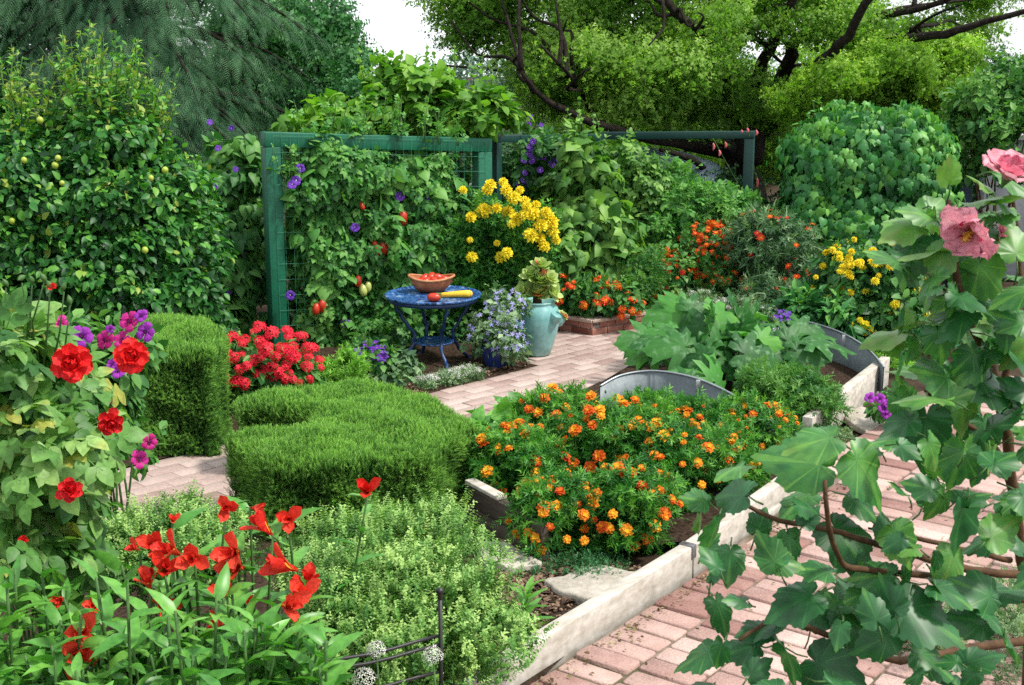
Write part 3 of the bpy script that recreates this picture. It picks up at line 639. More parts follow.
# stone slabs
stone = hardmat('stone', (.30, .27, .22), (.50, .46, .40), 7, .9, .2, .5, .01, 7)
def slab(lab, px, top=.04):
    p = np.array([G(*q)[:2] for q in px]); c = p.mean(0); o = thing('stepping_stone', lab, 'stone', [*c, 0]); mb = MB()
    k = []
    for i in range(len(p)):
        a, b = p[i], p[(i+1) % len(p)]
        for u in (0.08, .35, .65, .92): k.append(a+(b-a)*u+rng.normal(size=2)*.008)
    if sum((k[i][0]*k[(i+1) % len(k)][1]-k[(i+1) % len(k)][0]*k[i][1]) for i in range(len(k))) < 0: k = k[::-1]
    mb.prism(k, -.02, top); bld(mb, 'slab', stone, o, bevel=.008)
slab('flat buff stone at the foot of the marigold bed beside the long timber', [(545, 590), (600, 575), (640, 583), (598, 612), (560, 602)])
slab('grey stone lying between the dark planks and the pale variegated bush', [(478, 548), (510, 552), (540, 575), (505, 580), (480, 568)])
slab('flat grey stone beside the brick raised bed at the far bend of the path', [(640, 338), (672, 329), (700, 334), (668, 345)], .02)
slab('square grey stone left of the small purple petunia', [(838, 416), (862, 408), (893, 420), (868, 434)], .015)

# ================================================================== TREES
def limb(mb, pts, r0, r1, sides=8, jit=.0):
    pts = np.asarray(pts, float); n = len(pts); t = np.linspace(0, n-1, (n-1)*4+1); i = np.clip(t.astype(int), 0, n-2); f = (t-i)[:, None]
    p0 = pts[np.clip(i-1, 0, n-1)]; p1 = pts[i]; p2 = pts[i+1]; p3 = pts[np.clip(i+2, 0, n-1)]
    c = .5*((2*p1)+(-p0+p2)*f+(2*p0-5*p1+4*p2-p3)*f**2+(-p0+3*p1-3*p2+p3)*f**3)
    c[1:-1] += rng.normal(size=(len(c)-2, 3))*r1*.35
    mb.tube(c, np.linspace(r0, r1, len(c))*(1+rng.normal(size=len(c))*.05), sides)
glimb = limb
def tree_camphor():
    b = Q(748, 246, 13.); b[2] = 0; root = thing('shade_tree', 'large spreading shade tree with dark forking limbs behind the green arbour', 'tree', b)
    tb = MB(); lb = MB(); tw_ = MB()
    def limb(mb, p, r0, r1, sides=8): glimb(mb, p, r0*(.62 if mb is lb else 1), r1*.62, sides)
    def q(l, Y): return [Q(x, y, Yy-(.9 if k > 1 else .25*k if Yy < 13 or k else 0)) for k, ((x, y), Yy) in enumerate( zip(l, Y if isinstance(Y, list) else [Y]*len(l)))]
    limb(tb, [b]+q([(747, 205), (744, 160), (748, 140)], 13), .24, .17, 12)
    limb(lb, q([(748, 146), (752, 95), (770, 50), (792, 5), (812, -70)], [13, 13, 12.9, 12.7, 12.4]), .12, .05)
    limb(lb, q([(746, 150), (728, 108), (726, 60), (700, 30), (668, 4), (640, -60)], [13, 12.8, 12.6, 12.4, 12.2, 12]), .10, .03)
    limb(lb, q([(750, 145), (782, 112), (800, 92), (822, 62), (845, 38), (880, -20)], [13, 12.7, 12.5, 12.3, 12., 11.7]), .13, .05)
    limb(lb, q([(755, 130), (785, 70), (797, 40), (816, 24), (830, -30)], [13, 13.2, 13.3, 13.3, 13.2]), .13, .06)
    limb(lb, q([(745, 160), (690, 145), (640, 137), (592, 122), (545, 100), (520, 70)], [13, 12.5, 12.2, 12., 11.8, 11.7]), .10, .025)
    limb(lb, q([(600, 124), (580, 92), (565, 70), (540, 45)], [12, 11.9, 11.8, 11.7]), .05, .015)
    limb(lb, q([(640, 137), (600, 95), (570, 90)], [12.2, 12, 11.9]), .04, .015)
    limb(lb, q([(742, 190), (712, 175), (690, 158), (660, 150)], [13, 12.6, 12.4, 12.2]), .07, .03)
    limb(lb, q([(842, 44), (890, 40), (948, 33), (985, 22), (1060, 0)], [12., 11.8, 11.5, 11.3, 11]), .08, .03)
    limb(lb, q([(858, 20), (890, 16), (940, 2), (1000, -30)], [12, 11.8, 11.6, 11.5]), .06, .03)
    limb(lb, q([(905, 38), (925, 20), (960, 5)], [11.8, 11.6, 11.5]), .03, .012)
    limb(lb, q([(690, 28), (672, 60), (655, 85)], [12.4, 12.2, 12.2]), .03, .01)
    limb(lb, q([(772, 50), (730, 20), (700, -20)], [12.9, 12.6, 12.5]), .05, .02)
    bld(tb, 'trunk', M['bark'], root, True); bld(lb, 'limb', M['bark'], root, True)
    E = ells([(455, 18, 28, 26, 11.8, .4), (500, 30, 48, 36, 11.8, .6), (470, -10, 55, 40, 11.8, .6), (560, 40, 60, 40, 11.6, .7), (620, 20, 60, 50, 11.6, .7), (560, 90, 45, 22, 11.9, .4), (690, 30, 60, 36, 11.7, .7), (640, 90, 60, 26, 11.6, .5),
              (600, -40, 150, 50, 11.5, 1.), (760, 20, 50, 30, 12.4, .6), (800, -40, 140, 45, 11.8, 1.), (690, 105, 50, 24, 11.7, .4), (780, 110, 40, 22, 11.9, .4), (850, 10, 50, 30, 12.2, .5), (930, 60, 70, 30, 12.2, .6), (980, 30, 50, 20, 12.2, .5), (960, 100, 50, 30, 12.4, .5), (730, 80, 40, 20, 13.8, .4), (680, 170, 60, 20, 13.6, .4), (730, 100, 70, 40, 14.6, .4), (800, 120, 60, 40, 14.8, .4), (660, 140, 60, 30, 14.2, .4), (590, 110, 60, 30, 13.9, .4), (760, 160, 60, 26, 14.6, .4), (860, 50, 60, 40, 14.4, .4), (650, 60, 40, 22, 10.6, .3), (720, 45, 36, 20, 10.9, .3), (590, 60, 50, 24, 10.7, .3), (530, 75, 40, 20, 11, .3), (770, 85, 30, 16, 11.2, .3), (660, 112, 60, 14, 10.9, .25), (700, 70, 24, 16, 10.6, .3), (820, 20, 40, 16, 11, .3), (750, 15, 34, 14, 10.9, .3), (900, 20, 30, 8, 11, .3), (790, 150, 30, 30, 14, .4), (1010, -20, 60, 24, 12, .6), (830, 75, 30, 25, 13.6, .4)])
    mb = MB(); crown(mb, [S_TWIG, S_TWIG2], [(c+np.array([0, .75, 0])*(1 if c[1] < 12.6 else .3), r) for c, r in E], 900, .27, 90, .095, up=1.1, droop=.25, base=.55, var=.14, rmin=.3, cvar=.16, tipb=.2, jit=.4)
    bld(mb, 'crown', M['camphor'], root)
    C2, _ = sample_clumps(E, 70, .3); src = np.concatenate(lb.V)
    for c in C2:
        a = src[np.argsort(((src-c)**2).sum(1))[rng.integers(0, 60)]]
        if np.linalg.norm(a-c) < 2.2:
            wb = MB(); glimb(wb, [a, (a*2+c)/3+rng.normal(size=3)*.06, (a+2*c)/3+rng.normal(size=3)*.06, c], .022, .006, 5); tw_.V += wb.V; tw_.F += [f+tw_.n for f in wb.F]; tw_.A += wb.A; tw_.M += wb.M; tw_.n += wb.n
    bld(tw_, 'twig', M['bark'], root, True)
    return root
tree_camphor()
# pale yellow-green tree, right
b = Q(880, 235, 12.8); b[2] = 0
root = thing('golden_tree', 'yellow green tree with billowing soft crown behind the ivy mound', 'tree', b); tb = MB(); limb(tb, [b, Q(880, 180, 12.8), Q(872, 120, 12.7), Q(860, 80, 12.5)], .09, .04); limb(tb, [Q(878, 150, 12.8), Q(910, 110, 12.6), Q(930, 80, 12.5)], .05, .02); bld(tb, 'trunk', M['bark'], root, True)
mb = MB(); crown(mb, [S_TWIG, S_TWIG2], ells([(850, 80, 44, 22, 11.2, .4), (900, 66, 36, 20, 11.1, .4), (925, 86, 36, 18, 11.2, .4), (950, 55, 24, 14, 11.2, .3), (868, 60, 26, 14, 11.4, .3), (810, 100, 35, 16, 11.3, .3), (900, 100, 50, 20, 11.4, .4)]), 170, .17, 80, .085, up=.8, base=.5, var=.15, rmin=.4, tipb=.3, cvar=.2); bld(mb, 'crown', M['goldtree'], root)
def simple_tree(name, lab, cat, foot, E, t, mat, nclump, cr, nper, size, tr=.1, **kw):
    b = Q(*foot); b[2] = 0; root = thing(name, lab, cat, b); tb = MB(); top = E[0][0]
    limb(tb, [b, b+(top-b)*.5+np.array([.08, 0, 0]), top], tr, tr*.45)
    C, N = sample_clumps(E, 12, .4)
    for c in C: limb(tb, [b+(top-b)*rng.uniform(.5, .9), (c+top)/2+np.array([0, 0, .05]), c], tr*.3, tr*.1, 5)
    bld(tb, 'trunk', M['bark'], root, True); mb = MB(); crown(mb, t, E, nclump, cr, nper, size, **kw); bld(mb, 'crown', mat, root); return root
simple_tree('leafy_tree', 'bushy mid green tree between the conifer and the white gap of sky', 'tree', (330, 240, 11.5), ells([(345, 80, 40, 48, 11.8, .5), (270, 30, 60, 40, 12.6, .5), (255, 90, 60, 40, 12.8, .5), (362, 112, 40, 42, 11.2, .5), (310, 115, 40, 34, 11.8, .4), (330, 30, 26, 24, 11.8, .35), (400, 118, 40, 30, 11.3, .4)]), [S_TWIG, S_TWIG2], M['bluetree'], 260, .22, 55, .13, .09, base=.45, var=.18, rmin=.5)
simple_tree('dark_tree', 'very dark tree behind the citrus bush at far left', 'tree', (30, 250, 14), ells([(30, 60, 120, 90, 14, .8), (180, 110, 90, 60, 13.6, .6), (100, -30, 140, 50, 14, .8), (-60, 120, 100, 120, 13, .8), (250, 150, 80, 50, 13.2, .5)]), [S_TWIG, S_TWIG2], M['darktree'], 260, .32, 60, .17, .15, base=.3, var=.15)
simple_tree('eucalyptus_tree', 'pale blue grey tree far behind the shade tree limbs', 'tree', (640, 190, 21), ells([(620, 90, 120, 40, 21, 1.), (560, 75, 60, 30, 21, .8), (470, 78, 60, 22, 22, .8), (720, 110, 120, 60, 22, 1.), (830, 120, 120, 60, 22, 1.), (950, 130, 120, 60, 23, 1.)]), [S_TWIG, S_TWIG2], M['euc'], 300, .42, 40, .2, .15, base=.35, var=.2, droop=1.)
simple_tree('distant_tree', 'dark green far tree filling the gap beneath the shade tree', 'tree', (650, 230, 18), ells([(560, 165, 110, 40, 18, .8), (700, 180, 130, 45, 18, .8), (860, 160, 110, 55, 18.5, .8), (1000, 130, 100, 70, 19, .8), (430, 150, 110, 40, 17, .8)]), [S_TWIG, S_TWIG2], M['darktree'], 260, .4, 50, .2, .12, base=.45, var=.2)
# drooping conifer
def conifer():
    b = Q(165, 240, 10.6); b[2] = 0; root = thing('conifer_tree', 'drooping blue green conifer with sweeping branches above the citrus bush', 'tree', b)
    tb = MB(); bb = MB(); mb = MB(); limb(tb, [b, b+[0, 0, 2.2], b+[.05, 0, 4.6]], .2, .08, 10); bld(tb, 'trunk', M['bark'], root, True)
    for i in range(210):
        z = rng.uniform(.9, 4.2); a = rng.uniform(0, 2*math.pi) if i % 3 else rng.uniform(-2.7, -.2); L = rng.uniform(.8, 1.75)*(1-(z-1)/7)
        s = b+[0, 0, z]; d = np.array([math.cos(a), math.sin(a)*.8, 0]); u = np.linspace(0, 1, 8)[:, None]
        pts = s+d*L*u+UP*(.28*u-.75*u**2)*L*.7; bb.tube(pts, np.linspace(.022, .005, 8), 5)
        nf = 70; us = rng.uniform(.2, 1, nf)**.8; P = s+d*L*us[:, None]+UP*((.28*us-.75*us**2)*L*.7)[:, None]+rng.normal(size=(nf, 3))*[.05, .05, .05]
        side = np.cross(d, UP); D = nrm(d*.6+side*rng.normal(size=(nf, 1))*.7+DOWN*rng.uniform(.3, 1.2, (nf, 1)))
        mb.place(S_FROND, P, D, nrm(UP+d*.5+rng.normal(size=(nf, 3))*.4), rng.uniform(.10, .22, nf), .42+.3*us+rng.normal(size=nf)*.15)
    bld(bb, 'branch', M['bark'], root, True); bld(mb, 'needles', M['conifer'], root)
conifer()
# shrubs bordering the back
def shrub(name, lab, cat, E, t, mat, nclump, cr, nper, size, **kw): return plant(name, lab, cat, E, t, [mat, M['stem']], nclump, cr, nper, size, stems=8, rstem=.012, **kw)
shrub('climbing_vine', 'lime green vine spilling over the top rail of the green trellis', 'vine', ells([(420, 105, 70, 28, 8.6, .35), (480, 115, 40, 22, 8.6, .3), (350, 118, 50, 22, 8.5, .3), (405, 80, 40, 16, 8.6, .25), (320, 125, 40, 14, 8.3, .2)]), [IVYL, L_ROUND], M['lime'], 150, .10, 26, .075, base=.5, var=.22, rmin=.4, extra=lambda mb: shoots(mb, ells([(420, 95, 80, 20, 8.6, .3)]), 16, .22, L_ROUND, .05))
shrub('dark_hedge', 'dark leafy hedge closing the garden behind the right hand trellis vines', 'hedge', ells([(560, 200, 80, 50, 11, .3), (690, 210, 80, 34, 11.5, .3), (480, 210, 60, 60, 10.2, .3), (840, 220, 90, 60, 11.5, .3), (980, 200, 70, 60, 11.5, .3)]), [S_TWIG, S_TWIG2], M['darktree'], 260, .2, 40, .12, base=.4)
shrub('grey_shrub', 'soft pale green shrub at the right edge behind the mallow', 'shrub', ells([(985, 110, 40, 32, 9.6, .3), (1020, 140, 40, 40, 9.3, .3), (975, 145, 22, 30, 9.6, .2), (1030, 90, 50, 30, 9.6, .3)]), [S_TWIG, L_OV], M['herb'], 120, .11, 45, .075, base=.6, var=.2)

# citrus
E = ells([(95, 215, 96, 88, 7.2, .5), (10, 210, 80, 80, 7.0, .45), (172, 240, 44, 84, 7.3, .35), (105, 138, 44, 46, 7.2, .32), (60, 285, 130, 80, 7.0, .45), (16, 150, 44, 34, 7.1, .3), (180, 300, 44, 55, 7.2, .3), (150, 170, 30, 36, 7.3, .25)])
def cit_extra(mb): shoots(mb, ells([(105, 138, 46, 44, 7.2, .35), (16, 145, 46, 32, 7.1, .3), (150, 165, 34, 36, 7.3, .25)]), 110, .34, T_leaf(3, .2, .45, .3, .25), .06, 18, base=.9)
CIT = plant('citrus_bush', 'big glossy citrus bush with small green fruit left of the green trellis', 'citrus bush', E, [L_OV, T_leaf(4, .3, .45, .3, .3)], [M['citrus'], M['stem']], 680, .14, 56, .054, stems=14, rstem=.014, extra=cit_extra, base=.42, var=.2, out=.6, up=.5, droop=.4, rmin=.6, front=.4)
fm = MB(); fm.lathe([(.002, -.5), (.2, -.48), (.42, -.28), (.5, 0), (.42, .3), (.18, .5), (.06, .58), (.002, .6)], seg=14); FR = fm.mesh('green_fruit', [hardmat('lime_rind', (.22, .34, .03), (.42, .50, .06), 20, .35, .5, .15)], smooth=True)
for px, py in ((58, 158), (55, 165), (151, 178), (24, 160), (62, 183), (40, 120), (12, 221), (145, 250), (165, 170)): put(FR, 'fruit', CIT, Q(px, py, 6.62), DOWN+rng.normal(size=3)*.2, rng.uniform(.026, .036))
# vine hedge beside it
E = ells([(230, 190, 32, 60, 8.1, .15), (226, 270, 36, 70, 8.0, .15), (250, 320, 44, 50, 8.1, .15), (252, 245, 22, 60, 8.3, .12), (255, 180, 18, 50, 8.3, .12), (205, 330, 44, 40, 7.8, .15), (290, 330, 30, 30, 8.2, .12)])
VH = plant('morning_glory', 'dense vine wall with heart shaped leaves between citrus bush and trellis post', 'vine', E, HEART, [M['vine'], M['stem']], 230, .10, 22, .07, stems=6, base=.5, var=.2, up=.3, out=.9, droop=.9, rmin=.6, front=.5)
for px, py in ((210, 122), (231, 128), (236, 169), (218, 148), (228, 292), (215, 186)): put(F_['morning'], 'flower', VH, Q(px, py, 7.85), (rng.normal()*.4, -1, .3), .036)

# ================================================================== TRELLIS
gpaint = hardmat('green_paint', (.002, .088, .044), (.004, .125, .064), 6, .5, .4, .12, .002)
dkpaint = hardmat('dark_green_paint', (.003, .03, .026), (.005, .05, .04), 6, .5, .4, .1, .002)
wirem = hardmat('green_wire', (.03, .20, .12), (.08, .30, .19), 30, .5, .4, .05)
def post(mb, c, w, d, z0, z1, yaw): 
    cs, sn = math.cos(yaw), math.sin(yaw); ax = np.array([[cs, sn, 0], [-sn, cs, 0], [0, 0, 1.]]); mb.box([c[0], c[1], (z0+z1)/2], [w/2, d/2, (z1-z0)/2], ax)
def trellis(lab, L, Rr, mat, wire, w=.075, d=.085, beamh=.08, name='garden_trellis'):
    """L,R: tops (world)"""
    u = Rr[:2]-L[:2]; yaw = math.atan2(u[1], u[0]); ln = np.linalg.norm(u); root = thing(name, lab, 'trellis', [*L[:2], 0])
    for p in (L, Rr):
        mb = MB(); post(mb, p, w, d, -.05, p[2]-beamh-.002, yaw); bld(mb, 'post', mat, root, bevel=.003)
    u3 = nrm(Rr-L); n = np.array([math.sin(yaw), -math.cos(yaw), 0]); ax = np.array([u3, -n, np.cross(u3, -n)])
    mb = MB(); mb.box((L+Rr)/2-UP*beamh/2, [np.linalg.norm(Rr-L)/2+w/2, d/2, beamh/2], ax); bld(mb, 'top_rail', mat, root, bevel=.003)
    if wire:
        mb = MB(); f = n*(d/2+.006)
        k = int(ln/.05)
        for i in range(k+1):
            p = L+(Rr-L)*i/k+f; mb.tube([p-UP*.02, [p[0], p[1], .03]], .0010, 4, cap=False)
        for j in range(14):
            z = .02+.095*j; mb.tube([L+f-UP*z, Rr+f-UP*z], .0010, 4, cap=False)
        bld(mb, 'wire_mesh', wirem, root)
    return root, u3, n
TL, TR = Q(270, 132, 7.7), Q(482, 138, 8.35)
def tY(px): return 7.7+(px-270)/212*.65
trellis('bright green timber trellis with square wire mesh behind the blue table', TL, TR, gpaint, True, .095, .10, .085)
trellis('dark green arbour frame with long top beam and right hand post under the shade tree', Q(600, 132, 10.2), Q(750, 131, 9.8), dkpaint, False, .07, .07, .055)
trellis('dark short trellis frame standing just right of the bright green trellis', Q(496, 135, 8.9), Q(600, 134, 10.0), dkpaint, False, .06, .06, .05)
# vines on the trellis
def onwire(a, b, cy): 
    return a
E = ells([(x, y, rx, ry, tY(x)+.0, .13) for x, y, rx, ry in ((322, 180, 38, 46), (365, 175, 45, 46), (410, 185, 40, 44), (350, 240, 60, 50), (400, 250, 50, 60), (440, 250, 40, 60), (325, 255, 34, 50), (328, 300, 32, 40), (390, 310, 60, 45), (448, 200, 18, 40), (345, 340, 60, 35), (455, 300, 40, 60), (308, 210, 18, 60), (330, 170, 50, 25))])
TV = plant('tomato_vine', 'tangled tomato vine covering the bright green trellis behind the blue table', 'tomato vine', E, [TOM, TOM, TOM, HEART], [M['tomato'], M['stem']], 560, .085, 26, .085, stems=14, base=.55, var=.2, up=.4, out=.6, droop=.8, rmin=.4, front=.7, extra=lambda mb: (shoots(mb, ells([(380, 150, 90, 10, 8.05, .1)]), 26, .26, TOM, .085, 7), shoots(mb, ells([(290, 200, 10, 40, 7.7, .1)]), 6, .2, TOM, .09, 6)))
tmb = MB(); tmb.lathe([(.002, -.5), (.16, -.47), (.29, -.25), (.32, 0), (.28, .26), (.14, .45), (.002, .5)], seg=12); 
tomred = hardmat('tomato_skin', (.40, .018, .008), (.62, .055, .018), 14, .32, .5, .06)
for q in range(6): tmb.tube([[0, 0, .49], [.09*math.cos(q*1.05), .09*math.sin(q*1.05), .50], [.2*math.cos(q*1.05), .2*math.sin(q*1.05), .44]], [.03, .025, .004], 4, m=1)
tmb.tube([[0, 0, .48], [.03, 0, .62], [.06, 0, .75]], .02, 4, m=1)
tomgr = hardmat('green_tomato_skin', (.35, .42, .10), (.48, .52, .16), 9, .25, .6, .03)
ROMA = tmb.mesh('plum_tomato', [tomred, M['stem']], smooth=True); ROMAG = tmb.mesh('green_tomato', [tomgr, M['stem']], smooth=True)
for px, py, s, g in ((377, 250, .07, 0), (384, 248, .085, 0), (389, 247, .08, 0), (358, 281, .075, 0), (363, 290, .08, 1), (368, 287, .07, 1), (403, 218, .10, 0), (316, 309, .075, 0), (322, 306, .085, 0), (414, 336, .05, 0), (362, 206, .05, 0), (375, 244, .05, 0)):
    put(ROMAG if g else ROMA, 'green_tomato' if g else 'tomato', TV, Q(px, py, tY(px)-.17), UP+rng.normal(size=3)*.15, s)
for px, py in ((424, 194), (421, 205), (386, 216), (400, 196), (355, 227), (290, 295), (345, 323), (296, 180), (425, 199), (300, 168), (292, 184)):
    put(F_['morning'], 'flower', TV, Q(px, py, tY(px)-.17), (.1, -1, .35), rng.uniform(.04, .06))
# yellow pompon marigold bush
E = ells([(500, 235, 42, 46, 8.15, .2), (532, 245, 26, 38, 8.2, .18), (468, 260, 26, 40, 8.1, .16), (500, 285, 42, 40, 8.15, .2)])
YB = plant('yellow_marigold', 'tall bush of yellow pompon marigolds standing behind the pot', 'marigold plant', E, [S_MARI, S_MARI2, S_TWIG], [M['marigold'], M['stem']], 130, .09, 30, .085, stems=9, base=.42, var=.2, rmin=.4)
for px, py, s in ((490, 185, 13), (503, 182, 10), (471, 217, 12), (484, 211, 17), (497, 208, 11), (506, 190, 13), (514, 198, 15), (527, 206, 11), (516, 219, 15), (534, 214, 15), (546, 212, 12), (541, 225, 15), (551, 222, 16), (553, 232, 13), (531, 235, 16), (540, 238, 12), (544, 246, 13), (525, 201, 11), (508, 212, 14), (501, 257, 13), (507, 253, 13), (472, 257, 12), (470, 240, 7), (497, 243, 7), (463, 190, 9), (549, 216, 12), (520, 190, 9), (536, 205, 10), (512, 224, 10), (487, 190, 12), (556, 240, 10), (525, 215, 13)):
    p = Q(px, py, 7.92+rng.uniform(-.04, .06)); put(F_['pompon'], 'flower', YB, p, (rng.normal()*.3, -.7, .8), s*PPM(p)*1.05)
# bean tower, further vines
plant('bean_vine', 'pale green bean tower rising behind the succulent pot', 'bean vine', ells([(590, 185, 26, 40, 8.9, .2), (598, 240, 38, 45, 8.8, .25), (578, 150, 14, 20, 8.9, .12), (572, 270, 36, 40, 8.7, .25), (565, 215, 24, 45, 8.9, .2), (615, 275, 30, 25, 8.7, .2)]), [BEAN, BEAN, HEART], [M['bean'], M['stem']], 190, .10, 20, .115, stems=9, base=.58, var=.22, droop=.9, up=.5, out=.7, extra=lambda mb: shoots(mb, ells([(585, 160, 25, 30, 8.9, .15)]), 7, .2, HEART, .05, 6))
plant('clematis_vine', 'dark vine with tiny purple flowers on the short dark trellis', 'vine', ells([(535, 160, 26, 28, 9.2, .12), (510, 190, 30, 40, 9.3, .15), (548, 200, 20, 40, 9.2, .12)]), [L_OV, TOM], [M['vine'], M['stem']], 80, .1, 24, .08, stems=5, base=.45)
plant('tomato_vine', 'narrow leafy tomato tower just right of the bean tower', 'tomato vine', ells([(642, 195, 22, 45, 9.4, .18), (645, 235, 24, 35, 9.3, .18), (618, 165, 16, 25, 9.5, .12)]), [TOM], [M['bean'], M['stem']], 90, .1, 24, .11, stems=6, base=.42, var=.25)
plant('tomato_vine', 'wide light green tomato hedge below the dark arbour beam', 'tomato vine', ells([(690, 215, 38, 26, 9.2, .2), (725, 210, 28, 22, 9.2, .2), (665, 240, 34, 22, 9.1, .2), (715, 240, 40, 22, 9.1, .2), (672, 185, 20, 20, 9.5, .12)]), [TOM, S_MARI], [M['tomato'], M['stem']], 140, .1, 26, .10, stems=8, base=.62, var=.2)
VC = [o for o in bpy.data.objects if o.name.startswith('clematis_vine')][0]
for k in range(22): put(F_['morning'], 'flower', VC, Q(rng.normal(540, 13), rng.normal(160, 20), 9.06), (rng.normal()*.3, -1, .3), rng.uniform(.03, .05))

# ================================================================== RAISED BRICK BED
brk = hardmat('red_brick', (.16, .05, .035), (.36, .17, .13), 14, .85, .2, .6, .005, 6, 0, True, (.2, .85))
mort = hardmat('mortar', (.22, .18, .15), (.34, .29, .25), 30, .9, .1, .4)
capm = hardmat('bed_cap', (.34, .24, .19), (.50, .40, .33), 9, .8, .2, .3)
A0, A1, A2 = G(556, 330)[:2], G(592, 336)[:2], G(700, 319)[:2]
rb = thing('raised_bed', 'low red brick raised bed with pale cap at the far bend of the path', 'raised bed', [*A1, 0])
A3 = A2+np.array([-.3, .9]); A4 = A0+np.array([.3, 1.2])
mb = MB(); bmr = MB(); cb = MB()
for a, b in ((A0, A1), (A1, A2)):
    u = nrm(b-a); L = np.linalg.norm(b-a); n = np.array([u[1], -u[0]]); ax = np.array([[*u, 0], [-n[0], -n[1], 0], [0, 0, 1]])
    mb.box([*((a+b)/2-n*.04), .03], [L/2, .035, .055], ax)
    for c in range(2):
        k = int(L/.13)
        for i in range(k+1):
            s = (i+(.5 if c else .0))*.13; e = min(s+.122, L); 
            if e-s < .03: continue
            bmr.box([*(a+u*(s+e)/2-n*.034), .022+c*.05], [(e-s)/2, .037+rng.normal()*.001, .0225], ax, rng.uniform(0, 1))
    cb.box([*((a+b)/2-n*.045), .095], [L/2+.0, .055+ (.0015 if a is A0 else 0), .010+(.001 if a is A0 else 0)], ax)
bld(mb, 'mortar', mort, rb); bld(bmr, 'brick_course', brk, rb, bevel=.003); bld(cb, 'cap', capm, rb, bevel=.003)
sb = MB(); sb.raw([[*A0, .07], [*A1, .07], [*A2, .07], [*A3, .07], [*A4, .07]], [[0, 1, 2, 3, 4]]); bld(sb, 'soil', mulch, rb)

def flowery(name, lab, cat, E, t, mat, ncl, cr, nper, sz, nfl, kinds, fs, group=None, probs=None, **kw):
    bk = {k: kw.pop(k) for k in ('upb', 'camb', 'rr', 'sel', 'facing') if k in kw}
    r = plant(name, lab, cat, E, t, [mat, M['stem']], ncl, cr, nper, sz, group=group, stems=6, **kw); bloom(r, E, nfl, kinds, fs, probs=probs, **bk); return r
flowery('lantana_bush', 'low orange red flowered bush in the near corner of the brick raised bed', 'flowering bush', ells([(590, 300, 40, 22, 8.35, .2), (620, 304, 24, 18, 8.3, .18), (565, 298, 24, 22, 8.4, .18)]), [L_OV, S_TWIG], M['herb'], 80, .07, 30, .055, 34, ['lantana', 'zinnia'], .065, base=.4)
flowery('lantana_bush', 'red and pink flowered bush at the far end of the brick raised bed', 'flowering bush', ells([(668, 275, 22, 24, 8.75, .2), (660, 292, 22, 14, 8.7, .2)]), [L_OV, S_TWIG], M['herb'], 60, .07, 26, .055, 36, ['lantana', 'lantanar', 'zinnia'], .055, base=.45)
plant('herb_bush', 'feathery plain green bush between the two red flowered bushes', 'herb', ells([(640, 290, 20, 26, 8.5, .18), (650, 270, 16, 20, 8.6, .15)]), [S_MARI, S_MARI2], [M['herb'], M['stem']], 50, .06, 34, .07, stems=5, base=.55)
flowery('golden_daisy', 'golden orange daisies behind the brick raised bed', 'daisy', ells([(655, 254, 26, 12, 9.0, .15), (640, 262, 18, 12, 9.0, .12)]), [L_OV], M['herb'], 40, .06, 26, .06, 26, ['rudbeckia'], .075, base=.45)
flowery('cosmos_bush', 'tall bush thick with small orange flowers left of the feathery grey plant', 'flowering bush', ells([(712, 262, 30, 38, 8.9, .2), (700, 245, 20, 22, 8.95, .18), (725, 280, 28, 20, 8.8, .2)]), [S_MARI, S_TWIG], M['herb'], 110, .08, 30, .08, 98, ['zinnia', 'lantana', 'marigold2'], .055, base=.4, camb=.8)
flowery('zinnia_bush', 'loose tall plant with scattered small red flowers before the ivy mound', 'zinnia', ells([(785, 262, 36, 44, 8.6, .22), (760, 240, 26, 28, 8.7, .18), (810, 290, 30, 34, 8.4, .2), (770, 300, 30, 20, 8.3, .2)]), [S_MARI, S_MARI2, blade(.1)], M['grey'], 150, .09, 26, .10, 30, ['redzinnia', 'zinnia'], .05, base=.25, var=.2, rr=(1.0, 1.15))
flowery('yellow_zinnia', 'yellow flowered bush at the right below the ivy mound', 'flowering bush', ells([(850, 275, 34, 34, 7.9, .25), (885, 270, 30, 30, 7.8, .25), (860, 310, 46, 26, 7.7, .25), (905, 300, 22, 34, 7.6, .2), (820, 310, 24, 26, 7.9, .2)]), [L_OV, S_TWIG], M['vine'], 170, .09, 30, .07, 48, ['pompon'], .058, base=.4, camb=.9)
YZ = [o for o in scene.objects if o.name == 'yellow_zinnia'][0]
for k in range(34):
    px, py = rng.normal(862, 26), 250+abs(rng.normal())*16; p = Q(px, py, 7.5+rng.uniform(-.08, .1)); put(F_['pompon'], 'flower', YZ, p, (rng.normal()*.3, -.6, .8), rng.uniform(.035, .06))
plant('dahlia_plant', 'dark leafy plant with pale purple stems between squash and yellow flowers', 'plant', ells([(800, 318, 24, 26, 7.7, .2), (830, 325, 22, 24, 7.5, .2)]), [L_OV, L_LANCE], [M['ivy'], M['stem']], 60, .08, 28, .085, stems=6, base=.35)
